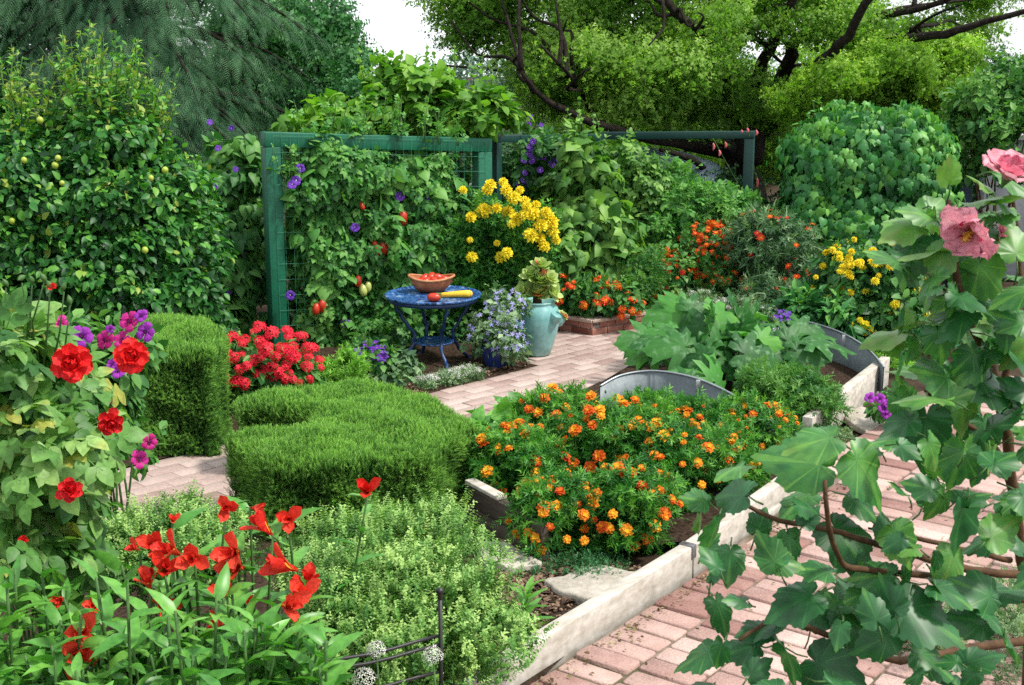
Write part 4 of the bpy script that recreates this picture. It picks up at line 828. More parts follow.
# ivy mound
E = ells([(868, 190, 80, 66, 9.3, .45), (845, 160, 56, 46, 9.25, .4), (895, 155, 56, 44, 9.25, .4), (868, 232, 70, 50, 9.2, .45), (812, 165, 32, 44, 9.3, .3), (924, 165, 30, 50, 9.3, .3), (850, 125, 36, 18, 9.35, .3), (900, 124, 40, 16, 9.35, .3), (805, 215, 26, 40, 9.2, .3), (935, 215, 22, 40, 9.2, .3)])
IV = plant('ivy_mound', 'large rounded mound clothed in overlapping ivy leaves under the shade tree', 'ivy', E, [IVYL, IVYL, HEART], [M['ivy'], M['stem']], 1250, .09, 13, .060, dmix=.35, stems=10, rstem=.012, base=.5, var=.14, up=.35, out=1.1, droop=1.3, jit=.42, rmin=.8, front=.3, tipb=.15, axout=.25, extra=lambda mb: shoots(mb, ells([(868, 150, 80, 44, 9.3, .5)]), 12, .12, HEART, .05, 5))
# pink tassels at the arbour post
TS = thing('tassel_flower', 'pink tassel flowers hanging at the arbour post', 'flower', G(752, 250))
for px, py, L in ((713, 143, 12), (725, 142, 10), (719, 150, 10), (747, 128, 8), (756, 130, 9), (757, 178, 16), (741, 130, 5)):
    p = Q(px, py, 9.55); k = PPM(p)*.62; mb = MB(); u = np.linspace(0, 1, 6)[:, None]; pts = p+DOWN*L*k*u+np.array([1, 0, 0])*np.sin(u*3)*2*k; mb.tube(pts, [.004, .007, .009, .009, .007, .002], 7, rng.uniform(.2, .8)); bld(mb, 'tassel', M['p_salmon'], TS, True)
b0 = G(752, 250)
for px, py in ((713, 143), (756, 178), (747, 128)): 
    p = Q(px, py, 9.55); sb = MB(); sb.tube([b0, (b0+p)/2+[.05, 0, .1], p+UP*.03], .004, 5); bld(sb, 'stem', M['stem'], TS, True)
# back right: shed wall, dark post, tarp
gw = MB(); c = Q(1012, 190, 10.3); gw.box([c[0]+.5, c[1], .55], [.75, .06, .55]); o = bld(gw, 'panel', hardmat('grey_render', (.20, .22, .24), (.33, .35, .37), 4, .8, .2, .2), thing('garden_wall', 'low grey rendered wall at the right edge behind the mallow', 'wall', [c[0]+.5, c[1], 0]), bevel=.01)
gw = MB(); gw.box([c[0]+.5, c[1], 1.125], [.80, .09, .022]); gw = bld(gw, 'coping', hardmat('coping', (.34, .35, .36), (.48, .49, .5), 5, .8, .2, .2), bpy.data.objects['garden_wall'], bevel=.006)
pp = Q(962, 170, 9.7); gw = MB(); gw.box([pp[0], pp[1], pp[2]/2], [.07, .07, pp[2]/2]); w_ = thing('painted_post', 'dark blue square post right of the ivy mound', 'post', [pp[0], pp[1], 0]); bld(gw, 'shaft', hardmat('navy_paint', (.012, .03, .06), (.03, .06, .10), 6, .5, .4, .1), w_, bevel=.006)
gw = MB(); gw.box([pp[0], pp[1], pp[2]+.012], [.085, .085, .011]); bld(gw, 'cap', M['bark'], w_, bevel=.004)
tc = Q(665, 180, 12.2); th = thing('tarpaulin', 'blue grey tarpaulin draped over a low heap behind the tomato hedge', 'tarpaulin', [tc[0], tc[1], 0])
mb = MB(); n = 40; m_ = 14
U, Vv = np.meshgrid(np.linspace(-1, 1, n), np.linspace(0, math.pi, m_), indexing='ij')
rr = np.sqrt(np.clip(1-U**4, 0, 1)); X = U*.75; Yy = -np.cos(Vv)*.45*rr; Zz = np.sin(Vv)**.7*.88*rr*(1-.12*U)+np.sin(U*14+Vv*3)*.012
mb.raw(np.stack([X+tc[0], Yy+tc[1], np.maximum(Zz, 0)], -1).reshape(-1, 3), [[i*m_+j, (i+1)*m_+j, (i+1)*m_+j+1, i*m_+j+1] for i in range(n-1) for j in range(m_-1)])
bld(mb, 'sheet', hardmat('tarp', (.16, .22, .30), (.27, .34, .42), 6, .6, .3, .4, .02), th, True)

# ================================================================== TABLE
bluep = hardmat('blue_iron', (.006, .022, .085), (.018, .055, .17), 12, .4, .5, .2, .002)
def mosaic():
    m, nt, out = newmat('blue_filigree'); t = nt.nodes.new('ShaderNodeTexCoord'); v = nt.nodes.new('ShaderNodeTexVoronoi'); v.feature = 'DISTANCE_TO_EDGE'; v.inputs['Scale'].default_value = 34
    nt.links.new(t.outputs['Object'], v.inputs['Vector']); r = ramp(nt, [(.0, (.05, .16, .38)), (.10, (.016, .07, .23)), (.3, (.004, .016, .07))]); nt.links.new(v.outputs[0], r.inputs[0])
    n1 = noise(nt, 16, 4); r2 = ramp(nt, [(.57, (0, 0, 0)), (.66, (1, 1, 1))]); nt.links.new(n1, r2.inputs[0])
    mx = nt.nodes.new('ShaderNodeMix'); mx.data_type = 'RGBA'; nt.links.new(r2.outputs[0], mx.inputs[0]); nt.links.new(r.outputs[0], mx.inputs[6]); mx.inputs[7].default_value = (.20, .32, .50, 1)
    p = prin(nt, mx.outputs[2], .38, .5, bump(nt, v.outputs[0], .5, .004)); nt.links.new(p.outputs[0], out.inputs[0]); return m
fil = mosaic()
tb_ = G(434, 362); tb_[2] = 0; kx = PPM(np.array([tb_[0], tb_[1], .4]))
TZ = .405; TRr = 48.5*kx
tab = thing('garden_table', 'small round blue filigree iron table carrying the tomato basket', 'table', tb_)
mb = MB(); mb.lathe([(.001, TZ-.010), (TRr*.97, TZ-.010), (TRr, TZ-.006), (TRr, TZ+.004), (TRr*.985, TZ+.007), (TRr*.95, TZ+.003), (TRr*.94, TZ), (.001, TZ)], tb_, 56); bld(mb, 'tabletop', fil, tab, True)
mb = MB(); mb.lathe([(TRr*.90, TZ-.034), (TRr*.93, TZ-.034), (TRr*.93, TZ-.011), (TRr*.90, TZ-.011), (TRr*.90, TZ-.034)], tb_, 48); bld(mb, 'apron_ring', bluep, tab, True)
SZ = .125; SR = 20*kx
mb = MB(); mb.lathe([(.001, SZ-.005), (SR, SZ-.005), (SR*1.03, SZ), (SR, SZ+.007), (SR*.95, SZ+.004), (.001, SZ+.004)], tb_, 40); bld(mb, 'shelf', fil, tab, True)
for k in range(4):
    a = R(-78+90*k+12); d = np.array([math.cos(a), math.sin(a), 0])
    rs = [TRr*.84, TRr*.80, TRr*.62, SR*1.06, SR*1.08, TRr*.62, TRr*.80]; zs = [TZ-.012, TZ-.05, TZ-.15, SZ+.06, SZ, .05, .006]
    mb = MB(); limb(mb, [tb_+d*r_+UP*z for r_, z in zip(rs, zs)], .0105, .0105, 8); lg = bld(mb, 'leg', bluep, tab, True); fp = tb_+d*TRr*.8+UP*.0; mb = MB(); mb.lathe([(.001, .0005), (.016, .0005), (.018, .006), (.012, .012), (.001, .013)], fp, 14); ft = bld(mb, 'foot', bluep, tab, True); ft.parent = lg
# basket with tomatoes
bc = Q(431, 290.5, tb_[1]+.0); bc = np.array([G(429, 296, TZ)[0], G(429, 292, TZ+.0)[1], TZ+.006])
wick = hardmat('basket_wood', (.22, .06, .022), (.42, .16, .07), 22, .6, .3, .4, .003)
BS = 1.3
bk = thing('wooden_basket', 'oval reddish wooden basket of plum tomatoes on the blue table', 'basket', bc)
def bowl_ring(rx, ry, z, lift=0, n=36):
    a = np.arange(n)*2*math.pi/n; x = np.cos(a)*rx; x = np.where(x > 0, x*1.12, x); y = np.sin(a)*ry; return np.stack([x, y, z+lift*np.cos(a)**2], -1)*BS
rings = [bowl_ring(.001, .001, .0), bowl_ring(.055, .04, .0), bowl_ring(.078, .058, .02, .006), bowl_ring(.098, .072, .055, .016), bowl_ring(.094, .068, .056, .016), bowl_ring(.072, .052, .022, .006), bowl_ring(.05, .036, .008), bowl_ring(.001, .001, .008)]
mb = MB(); v = np.concatenate(rings); n = 36; mb.raw(v+bc, [[i*n+j, i*n+(j+1) % n, (i+1)*n+(j+1) % n, (i+1)*n+j] for i in range(len(rings)-1) for j in range(n)]); bld(mb, 'bowl', wick, bk, True)
mb = MB(); rim = bowl_ring(.097, .071, .056, .016)+bc; mb.tube(np.concatenate([rim, rim[:2]]), .0075, 7, cap=False); bld(mb, 'rim', hardmat('basket_rim', (.34, .13, .05), (.55, .26, .12), 22, .5, .3, .3, .003), bk, True)
for i, (x, y, z) in enumerate(((-.045, -.01, .042), (-.015, -.022, .048), (.018, -.018, .05), (.05, -.012, .045), (-.03, .025, .05), (.005, .02, .062), (.04, .02, .056), (.0, .0, .035), (.072, .006, .05))):
    tm_ = MB(); o = put(ROMA, 'plum_tomato', None, bc+np.array([x, y, z])*BS, (rng.normal(), rng.normal()*.6, .25), .078); tag(o, 'red plum tomato piled in the wooden basket on the table', 'tomato', 'tomatoes in the basket')
o = put(ROMA, 'plum_tomato', None, G(434, 301.5, TZ)+UP*.024, (1, -.15, 0), .080); tag(o, 'red plum tomato lying on the table just in front of the basket', 'tomato')
sq = thing('yellow_squash', 'long yellow squash lying beside the basket on the table', 'squash', G(457, 296.5, TZ))
c = G(457, 297.5, TZ)+UP*.021; mb = MB(); mb.tube([c+[-.095, .0, -.006], c+[-.08, -.001, -.005], c+[-.04, -.003, -.003], c+[0, -.002, 0], c+[.05, .004, 0], c+[.075, .006, 0]], [.011, .0145, .016, .0185, .0215, .021], 14)
mb.tube([c+[.075, .006, 0], c+[.084, .0065, 0], c+[.09, .007, 0]], [.021, .016, .006], 12); yel = hardmat('squash_skin', (.72, .40, .012), (.85, .52, .03), 14, .35, .5, .05); bld(mb, 'fruit', yel, sq, True)
mb = MB(); mb.tube([c+[-.094, 0, -.003], c+[-.112, -.001, 0], c+[-.122, -.004, .003]], [.011, .007, .009], 8); bld(mb, 'stalk', M['stem'], sq, True)

# ================================================================== POT
glaze = hardmat('aqua_glaze', (.13, .33, .33), (.27, .50, .48), 5, .28, .5, .06, .003, 5, 0, False, (.3, .75))
pc = G(537, 355); pc[2] = .006; k = PPM(np.array([pc[0], pc[1], .15]))
ph = .315; W = lambda w: w*k/2
prof = [(.001, 0), (W(24), 0), (W(27), .006), (W(33), .06), (W(40), .13), (W(44.5), .20), (W(45), .25), (W(41), .29), (W(36), .305), (W(35), ph), (W(37), ph+.008), (W(37), ph+.014), (W(33), ph+.014), (W(31), ph-.01), (.001, ph-.012)]
pot = thing('glazed_pot', 'tall aqua glazed strawberry pot at the corner of the paved path', 'pot', pc); mb = MB(); mb.lathe(prof, pc, 48); bld(mb, 'body', glaze, pot, True)
for az, z in ((-40, .245), (20, .20), (215, .20)):
    d = np.array([math.cos(R(az)), math.sin(R(az)), 0]); p = pc+d*W(44)*.9+UP*z; mb = MB(); cc = [p-d*.01-UP*.03, p+d*.012-UP*.012, p+d*.028+UP*.012, p+d*.032+UP*.02]; mb.tube(cc, [.02, .036, .038, .036], 14, cap=False); mb.tube([p+d*.027+UP*.010, p+d*.0285+UP*.013], [.036, .035], 14, .3); bld(mb, 'pocket', glaze, pot, True)
SUCL = T_leaf(5, .33, .62, .35, -.25)
def rosette(mb, c, ax, r, n, tilt0=10, tilt1=80, base=.45):
    ax = nrm(ax); x = nrm(np.cross(ax, [.2, .9, .3])); y = np.cross(ax, x)
    for i in range(n):
        u = i/n; a = i*2.39996; t = R(tilt0+(tilt1-tilt0)*u); d = (x*math.cos(a)+y*math.sin(a))*math.cos(t)+ax*math.sin(t); z = ax*math.cos(t)-(x*math.cos(a)+y*math.sin(a))*math.sin(t)
        mb.place(SUCL, [c+ax*.35*r*u*.4], [d], [z], r*(1-.5*u)*rng.uniform(.9, 1.1), base+.25*u+rng.normal()*.15+(.6 if rng.random() < .04 else 0))
sc_ = thing('succulent', 'stack of pale green succulent rosettes with red edges growing in the aqua pot', 'succulent', pc+UP*ph); mb = MB()
top = pc+UP*ph
rosette(mb, top+UP*.04, (0.05, -.5, .9), .12, 26); rosette(mb, top+[.015, -.01, .12], (.1, -.5, .9), .105, 24); rosette(mb, top+[-.03, 0, .15], (-.3, -.5, .9), .09, 20); rosette(mb, top+[.02, .0, .21], (.1, -.4, .9), .08, 20); rosette(mb, top+[-.07, -.02, .07], (-.7, -.5, .6), .08, 18); rosette(mb, top+[.075, -.02, .06], (.8, -.5, .5), .085, 18, base=.55); rosette(mb, top+[.06, -.02, .14], (.6, -.5, .6), .08, 18, base=.6)
bld(mb, 'rosette', M['suc'], sc_, False); sb = MB(); sb.tube([top-UP*.01, top+[0, 0, .1], top+[.02, 0, .22]], [.03, .02, .012], 7); sb.tube([top+[0, 0, .05], top+[-.03, 0, .15]], .013, 6); bld(sb, 'stem', M['brownstem'], sc_, True)
d = np.array([math.cos(R(20)), math.sin(R(20)), 0]); pk = pc+d*W(44)*.9+UP*.2+d*.03+UP*.012
s2 = thing('succulent', 'tiny golden succulent in the right pocket of the aqua pot', 'succulent', pk); mb = MB(); rosette(mb, pk+UP*.01, (.4, -.4, .8), .045, 22, base=.8); rosette(mb, pk+[.02, -.01, .01], (.7, -.4, .5), .035, 16, base=.8); bld(mb, 'rosette', M['suc'], s2)

# blue star plant in navy pot
np_ = G(496, 368); np_[2] = .006; nv = thing('navy_pot', 'dark navy glazed pot beneath the blue starry flowers', 'pot', np_); mb = MB(); mb.lathe([(.001, 0), (.055, 0), (.062, .01), (.085, .08), (.09, .12), (.094, .126), (.088, .13), (.08, .115), (.001, .112)], np_, 32); bld(mb, 'body', hardmat('navy_glaze', (.008, .02, .10), (.02, .04, .18), 6, .25, .5, .05), nv, True)
E = ells([(498, 328, 26, 22, 7.3, .13), (508, 344, 18, 15, 7.22, .12), (482, 336, 16, 16, 7.3, .1), (514, 305, 12, 14, 7.36, .08), (500, 303, 16, 14, 7.38, .1)])
BP = plant('blue_star_plant', 'airy grey green plant covered in small lavender blue flowers in the navy pot', 'flowering plant', E, [S_OREG, L_OV2, S_TWIG], [M['grey'], M['stem']], 90, .05, 20, .05, stems=14, base=.6, rmin=.3)
bloom(BP, E, 98, ['blue'], .032, upb=.5, camb=.9, rr=(.9, 1.15), facing=.4)

# small plants near the table
E = ells([(366, 352, 16, 12, 6.9, .09)]); PN = plant('pansy_plant', 'clump of deep purple pansies left of the blue table', 'pansy', ells([(370, 360, 22, 16, 6.85, .12)]), [L_OV], [M['herb'], M['stem']], 30, .05, 26, .05, stems=4)
bloom(PN, ells([(371, 354, 18, 11, 6.82, .1)]), 22, ['pansy'], .048, camb=.9, rr=(.8, 1.1))
E = ells([(428, 385, 16, 7, 6.82, .07), (450, 380, 18, 7, 6.9, .07), (466, 375, 14, 7, 6.98, .06)])
AL = plant('alyssum', 'low white flowered alyssum at the foot of the blue table', 'alyssum', E, [S_THYME], [M['grey'], M['stem']], 60, .04, 24, .045, stems=3, base=.55)
bloom(AL, E, 60, ['alyssum'], .042, camb=.8, rr=(1.05, 1.25))
plant('herb_plant', 'grey leaved herb with dry stems between the pansies and the table', 'herb', ells([(402, 366, 14, 14, 7.05, .1), (385, 378, 14, 10, 6.8, .1)]), [L_OV, S_TWIG], [M['grey'], M['stem']], 40, .06, 22, .06, stems=6, base=.35)
plant('herb_plant', 'dark leafy herb growing behind the table legs', 'herb', ells([(430, 335, 44, 22, 8.0, .1), (465, 340, 24, 16, 8.0, .1), (380, 345, 26, 22, 7.65, .1)]), [L_OV, TOM], [M['vine'], M['stem']], 80, .07, 26, .08, stems=5, base=.4)
mb = MB(); b = G(366, 385); nl = 26; r_ = thing('strap_leaf_plant', 'pale strap leaved clump beside the purple pansies', 'plant', b); mb.place(T_leaf(5, .06, .5, .3, .5), b+rng.normal(size=(nl, 3))*[.02, .02, 0], nrm(UP+rng.normal(size=(nl, 3))*.45), rdir(nl), rng.uniform(.1, .18, nl), rng.uniform(.3, .9, nl)); bld(mb, 'foliage', M['limefeather'], r_)
plant('feathery_plant', 'bright lime feathery plant at the end of the clipped hedge behind', 'plant', ells([(345, 373, 16, 14, 6.55, .1), (330, 380, 18, 10, 6.5, .1)]), [S_MARI, S_ROSEMARY], [M['limefeather'], M['stem']], 30, .05, 30, .075, stems=4, base=.6, droop=0, axup=.6)
# geranium
E = ells([(265, 368, 38, 22, 6.45, .17), (244, 384, 16, 14, 6.35, .12), (296, 378, 20, 16, 6.45, .13)])
GE = plant('geranium', 'scarlet geranium in full bloom at the foot of the trellis post', 'geranium', E, [L_ROUND, L_OV], [M['herb'], M['stem']], 70, .07, 26, .065, stems=8, base=.4)
bloom(GE, ells([(268, 352, 42, 20, 6.42, .16), (240, 370, 22, 16, 6.3, .12), (300, 372, 22, 18, 6.35, .12)]), 62, ['geranium'], .068, camb=.9, rr=(.85, 1.25))

# ================================================================== ROSEMARY HEDGES
def hedge(lab, top_px, z, n_top, n_side, cat='hedge', seed=0, lump=.02):
    p = np.array([G(*q, z)[:2] for q in top_px])
    if sum(p[i][0]*p[(i+1) % len(p)][1]-p[(i+1) % len(p)][0]*p[i][1] for i in range(len(p))) < 0: p = p[::-1]
    c = p.mean(0); root = thing('rosemary_hedge', lab, cat, [*c, 0]); mb = MB()
    def ins(q):
        res = np.zeros(len(q), bool); m = len(p); j = m-1
        for i in range(m):
            cond = ((p[i][1] > q[:, 1]) != (p[j][1] > q[:, 1])) & (q[:, 0] < (p[j][0]-p[i][0])*(q[:, 1]-p[i][1])/(p[j][1]-p[i][1]+1e-12)+p[i][0]); res ^= cond; j = i
        return res
    def lumpf(x, y, s=9.): return np.sin(x*s+1.3*np.sin(y*s*.7))*np.cos(y*s*1.1+.8*np.sin(x*s*1.3))
    # top
    lo, hi = p.min(0), p.max(0); area = abs(sum(p[i][0]*p[(i+1) % len(p)][1]-p[(i+1) % len(p)][0]*p[i][1] for i in range(len(p))))/2
    q = rng.uniform(lo, hi, (int(n_top*(hi-lo).prod()/max(1e-6, area)), 2)); q = q[ins(q)]; n = len(q)
    # distance to border for rounded shoulders
    d = np.full(n, 9.); 
    for i in range(len(p)):
        a, b = p[i], p[(i+1) % len(p)]; t = np.clip(((q-a) @ (b-a))/((b-a) @ (b-a)), 0, 1)[:, None]; d = np.minimum(d, np.linalg.norm(q-a-(b-a)*t, axis=1))
    zz = z-.035*np.exp(-d/.016)+lumpf(q[:, 0], q[:, 1])*lump+lumpf(q[:, 0], q[:, 1], 27.)*lump*.4-rng.random(n)**2*.035
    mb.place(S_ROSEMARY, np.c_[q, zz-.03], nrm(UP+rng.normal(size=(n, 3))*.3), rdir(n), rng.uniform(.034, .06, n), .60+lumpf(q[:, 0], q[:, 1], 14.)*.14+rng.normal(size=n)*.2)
    # sides
    per = np.array([np.linalg.norm(p[(i+1) % len(p)]-p[i]) for i in range(len(p))])
    for i, k in enumerate((n_side*per/per.sum()).astype(int)):
        a, b = p[i], p[(i+1) % len(p)]; u = nrm(b-a); nn = np.array([u[1], -u[0]])
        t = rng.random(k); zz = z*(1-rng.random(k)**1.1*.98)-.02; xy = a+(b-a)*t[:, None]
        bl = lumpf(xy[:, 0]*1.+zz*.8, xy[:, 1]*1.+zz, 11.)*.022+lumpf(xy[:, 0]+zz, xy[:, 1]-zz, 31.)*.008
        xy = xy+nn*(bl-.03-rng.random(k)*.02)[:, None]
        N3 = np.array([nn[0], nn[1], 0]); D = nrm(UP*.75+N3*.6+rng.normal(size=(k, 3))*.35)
        mb.place(S_ROSEMARY, np.c_[xy, np.maximum(zz-.03, .0)], D, rdir(k), rng.uniform(.032, .055, k), .36+bl*9+.22*(zz/z)+rng.normal(size=k)*.2)  # hollows and lower sprigs toned darker: shade of the gaps put into the colour
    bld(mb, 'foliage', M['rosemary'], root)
    # solid dark block added against see-through; inner shade put into its colour
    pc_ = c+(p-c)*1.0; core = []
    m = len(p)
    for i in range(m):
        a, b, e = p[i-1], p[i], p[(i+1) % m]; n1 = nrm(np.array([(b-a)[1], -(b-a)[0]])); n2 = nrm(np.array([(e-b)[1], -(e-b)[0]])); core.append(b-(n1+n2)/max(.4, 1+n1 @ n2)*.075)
    cbm = MB(); cbm.prism(core, 0, z-.085); bld(cbm, 'dark_infill', M['core'], root)
hedge('upright clipped block of rosemary between the rose bush and the geranium', [(127, 330), (150, 314), (205, 314), (228, 332), (212, 346), (140, 346)], .52, 8000, 22000)
hedge('low clipped rosemary hedge with a notch in its left end before the paved path', [(236, 392), (300, 383), (372, 377), (420, 392), (478, 418), (430, 446), (350, 457), (264, 458), (224, 430), (306, 417), (318, 406), (238, 402)], .34, 24000, 30000)

# ================================================================== ORANGE MARIGOLDS
mg = [((520, 505), .21, .30, 18, 0, 'leftmost orange marigold plant by the end planks'), ((560, 549), .19, .24, 19, 0, 'front orange marigold plant above the buff stone'), ((628, 545), .20, .27, 19, 0, 'orange marigold plant in front with hanging blooms near the timber strap'), ((556, 470), .24, .32, 12, 0, 'orange marigold plant behind the leftmost one with few blooms'),
      ((612, 490), .26, .36, 26, 0, 'tallest orange marigold plant in the middle of the bed'), ((668, 505), .22, .31, 16, 0, 'orange marigold plant right of the middle one'), ((700, 462), .22, .24, 26, 1, 'densely flowered orange marigold plant nearest the curved metal panel'), ((748, 455), .20, .23, 26, 1, 'rightmost orange marigold plant beside the timber edging'), ((655, 450), .22, .21, 20, 1, 'orange marigold plant against the first curved metal panel'), ((715, 492), .18, .22, 14, 1, 'low orange marigold plant behind the mallow leaves')]
for (px, py), r, h, nf, sm, lab in mg:
    c = G(px, py); E = [(c+UP*h*.55, np.array([r, r, h*.52])), (c+UP*h*.8, np.array([r*.6, r*.6, h*.32]))]
    root = plant('marigold', lab, 'marigold plant', E, [S_MARI, S_MARI2], [M['marigold'], M['stem']], 75, .06, 30, .062, stems=7, base=.45, var=.2, rmin=.45, tipb=.2)
    bloom(root, E, 12, ['bud'], .02, name='bud', rr=(1.05, 1.16))
    bloom(root, E, int(nf*1.7), ['marigold', 'marigold2'], .038 if sm else .05, camb=.75, probs=[.72, .28], rr=(.96, 1.12))
plant('herb_plant', 'feathery plain green herb right of the marigolds beyond the panel', 'herb', ells([(795, 395, 34, 24, 6.05, .2), (815, 410, 22, 20, 5.9, .15), (770, 385, 24, 18, 6.1, .15)]), [S_MARI, S_MARI2], [M['herb'], M['stem']], 110, .06, 30, .065, stems=6, base=.6, tipb=.25)
plant('creeping_thyme', 'cushion of creeping thyme at the foot of the marigold bed', 'thyme', [(G(585, 576), np.array([.16, .12, .06])), (G(545, 572), np.array([.12, .10, .05])), (G(610, 572), np.array([.10, .08, .05]))], [S_THYME], [M['thyme'], M['stem']], 120, .035, 22, .034, stems=2, base=.5)
mb = MB(); b = G(522, 635); r_ = thing('seedling', 'single bright green leafy seedling near the pale timber edge', 'plant', b); sb = MB(); sb.tube([b, b+[.01, 0, .07], b+[.02, 0, .15]], [.004, .003, .002], 6); bld(sb, 'stem', M['stem'], r_, True)
nl = 14; u = np.linspace(.2, 1, nl); mb.place(L_LANCE, b+np.outer(u, [.02, 0, .15]), nrm(np.c_[np.cos(np.arange(nl)*2.4), np.sin(np.arange(nl)*2.4), .5+u]), UP, .10*(1.1-.4*u), .55+.3*u); bld(mb, 'foliage', M['alstro'], r_)
# grey curved metal panels
galv = hardmat('galvanised', (.10, .125, .135), (.20, .235, .25), 7, .55, .4, .1, .003, 5, .25)
def panel(lab, top_px, z, hb):
    pts = np.array([G(px, py, zz)for (px, py), zz in zip(top_px, z)]); t = np.linspace(0, len(pts)-1, 41); i = np.clip(t.astype(int), 0, len(pts)-2); f = (t-i)[:, None]
    p0 = pts[np.clip(i-1, 0, len(pts)-1)]; p1 = pts[i]; p2 = pts[i+1]; p3 = pts[np.clip(i+2, 0, len(pts)-1)]
    c = .5*((2*p1)+(-p0+p2)*f+(2*p0-5*p1+4*p2-p3)*f**2+(-p0+3*p1-3*p2+p3)*f**3); n = len(c)
    root = thing('curved_panel', lab, 'metal edging', [*c[n//2][:2], 0]); mb = MB(); tg = nrm(np.gradient(c, axis=0)); nn = nrm(np.cross(tg, UP))*.002
    bot = c.copy(); bot[:, 2] = 0; v = np.concatenate([bot+nn, c+nn, c-nn, bot-nn]); 
    mb.raw(v, [[a*n+k, a*n+k+1, b*n+k+1, b*n+k] for a, b in ((0, 1), (1, 2), (2, 3)) for k in range(n-1)]); bld(mb, 'sheet', galv, root, True)
    mb = MB(); mb.tube(c, .006, 8); bld(mb, 'rolled_rim', hardmat('bright_steel', (.22, .25, .27), (.36, .39, .41), 9, .35, .5, .05, .002, 3, .6), root, True)
    k = int(n*.62); mb = MB(); q = c[k]-UP*.03; mb.box(q+nn[k]*5, [.012, .004, .03]); bld(mb, 'bracket', hardmat('zinc', (.4, .42, .43), (.6, .6, .6), 9, .4, .5, .05, .002, 3, .6), root, bevel=.001)
panel('first curved grey steel panel just behind the orange marigolds', [(600, 386), (622, 375), (655, 371), (695, 378), (735, 396), (775, 424)], [.20, .235, .25, .25, .23, .19], 0)
panel('second curved grey steel panel behind the squash plant at the timber end', [(772, 330), (785, 322), (808, 322), (842, 333), (868, 349), (884, 367)], [.19, .22, .23, .22, .19, .15], 0)

# ================================================================== SQUASH
b = G(735, 372); SQ = thing('squash_plant', 'sprawling squash plant with big silvery mottled leaves between the steel panels', 'squash plant', b); mb = MB(); sb = MB()
sql = [(665, 318, 44, -1.2), (690, 330, 40, -.5), (700, 316, 40, .2), (730, 318, 40, .6), (752, 330, 44, .3), (778, 335, 42, .9), (800, 342, 36, 1.2), (670, 345, 44, -1.4), (700, 350, 46, -.3), (730, 345, 46, .4), (760, 355, 44, .8), (645, 352, 36, -1.7), (690, 368, 40, -.8), (720, 372, 40, .1), (770, 372, 38, 1.0), (655, 330, 34, -1.0), (740, 312, 34, .2), (672, 306, 34, -.8), (830, 340, 44, 1.4), (812, 330, 34, 1.0), (640, 340, 40, -1.9), (710, 335, 46, .0), (785, 358, 36, .9), (745, 368, 34, .3), (678, 382, 30, -.9), (760, 322, 30, .5), (722, 330, 40, -.4), (715, 360, 40, .7)]
sql += [(x+rng.normal()*12, y+rng.normal()*7, q*.8, a+rng.normal()*.6) for x, y, q, a in sql[::2]]
for px, py, s, a in sql:
    Y = 6.75-(py-345)*.011+rng.normal()*.08; p = Q(px, py, Y); p[2] = max(p[2], .06); s = s*PPM(p)*.95
    d = nrm([math.sin(a), -.25+.5*math.cos(a), rng.uniform(-.25, .35)]); z = nrm([rng.normal()*.6, -.55+rng.normal()*.4, .6]); mb.place(SQL, [p-d*s*.5], [d], [z], s, rng.uniform(.0, .62))
    e = p-d*s*.47; r0 = b+np.array([rng.normal()*.06, rng.normal()*.06, 0]); sb.tube(np.array([r0, r0+(e-r0)*.4+UP*.02, r0+(e-r0)*.8+UP*.02, e]), [.010, .009, .007, .005], 6, .6)
# one silvery blue leaf at the left
bld(mb, 'foliage', M['squash'], SQ); bld(sb, 'stalk', M['stem'], SQ, True)
b = G(650, 372); r_ = thing('artichoke', 'silvery blue jagged leaf plant at the left end of the first steel panel', 'plant', b); mb = MB()
for a in (-1.5, -1.1, -.6, 1.2, .7, 1.6, .1): mb.place(compose([(blade(.16), (0, .12+.1*i, 0), (sg*.9, .7, 0), (0, 0, 1), .32-.02*i, 0) for i in range(8) for sg in (-1, 1)]+[(blade(.1), (0, 0, 0), (0, 1, 0), (0, 0, 1), 1., .2)]), [b+UP*.05], [nrm([math.sin(a), -.2, .55])], [(0, -.6, .8)], .22, rng.uniform(.4, .8))
bld(mb, 'foliage', M['euc'], r_)
plant('leafy_greens', 'young round leaved greens at the left edge of the marigold bed', 'plant', ells([(492, 432, 16, 18, 5.35, .12), (520, 415, 22, 12, 5.6, .12), (480, 445, 12, 14, 5.3, .08)]), [HEART, L_ROUND], [M['alstro'], M['stem']], 34, .06, 10, .085, stems=6, base=.5)
# petunia, chives, ground cover at the right
r_ = plant('petunia', 'small deep purple petunia on the soil beside the brick path', 'petunia', ells([(885, 405, 14, 10, 6.05, .07)]), [L_OV], [M['herb'], M['stem']], 16, .04, 16, .045, stems=3)
for px, py in ((884, 408), (889, 403), (893, 409), (886, 413), (880, 398), (870, 397)): put(F_['vpetunia'], 'flower', r_, Q(px, py, 5.95), (rng.normal()*.3, -.8, .6), .05)
b = G(900, 348); CH = thing('chive_clump', 'blue green grassy chive clump below the yellow flowers', 'chives', b); mb = MB(); nl = 900
xy = rng.normal(size=(nl, 2))*[.20, .09]; mb.place(T_leaf(4, .022, .4, .2, .3), np.c_[b[0]+xy[:, 0], b[1]+xy[:, 1], np.zeros(nl)], nrm(UP+np.c_[xy*1.6, np.zeros(nl)]+rng.normal(size=(nl, 3))*.25), rdir(nl), rng.uniform(.12, .26, nl), rng.uniform(.2, .9, nl)); bld(mb, 'foliage', M['chive'], CH)
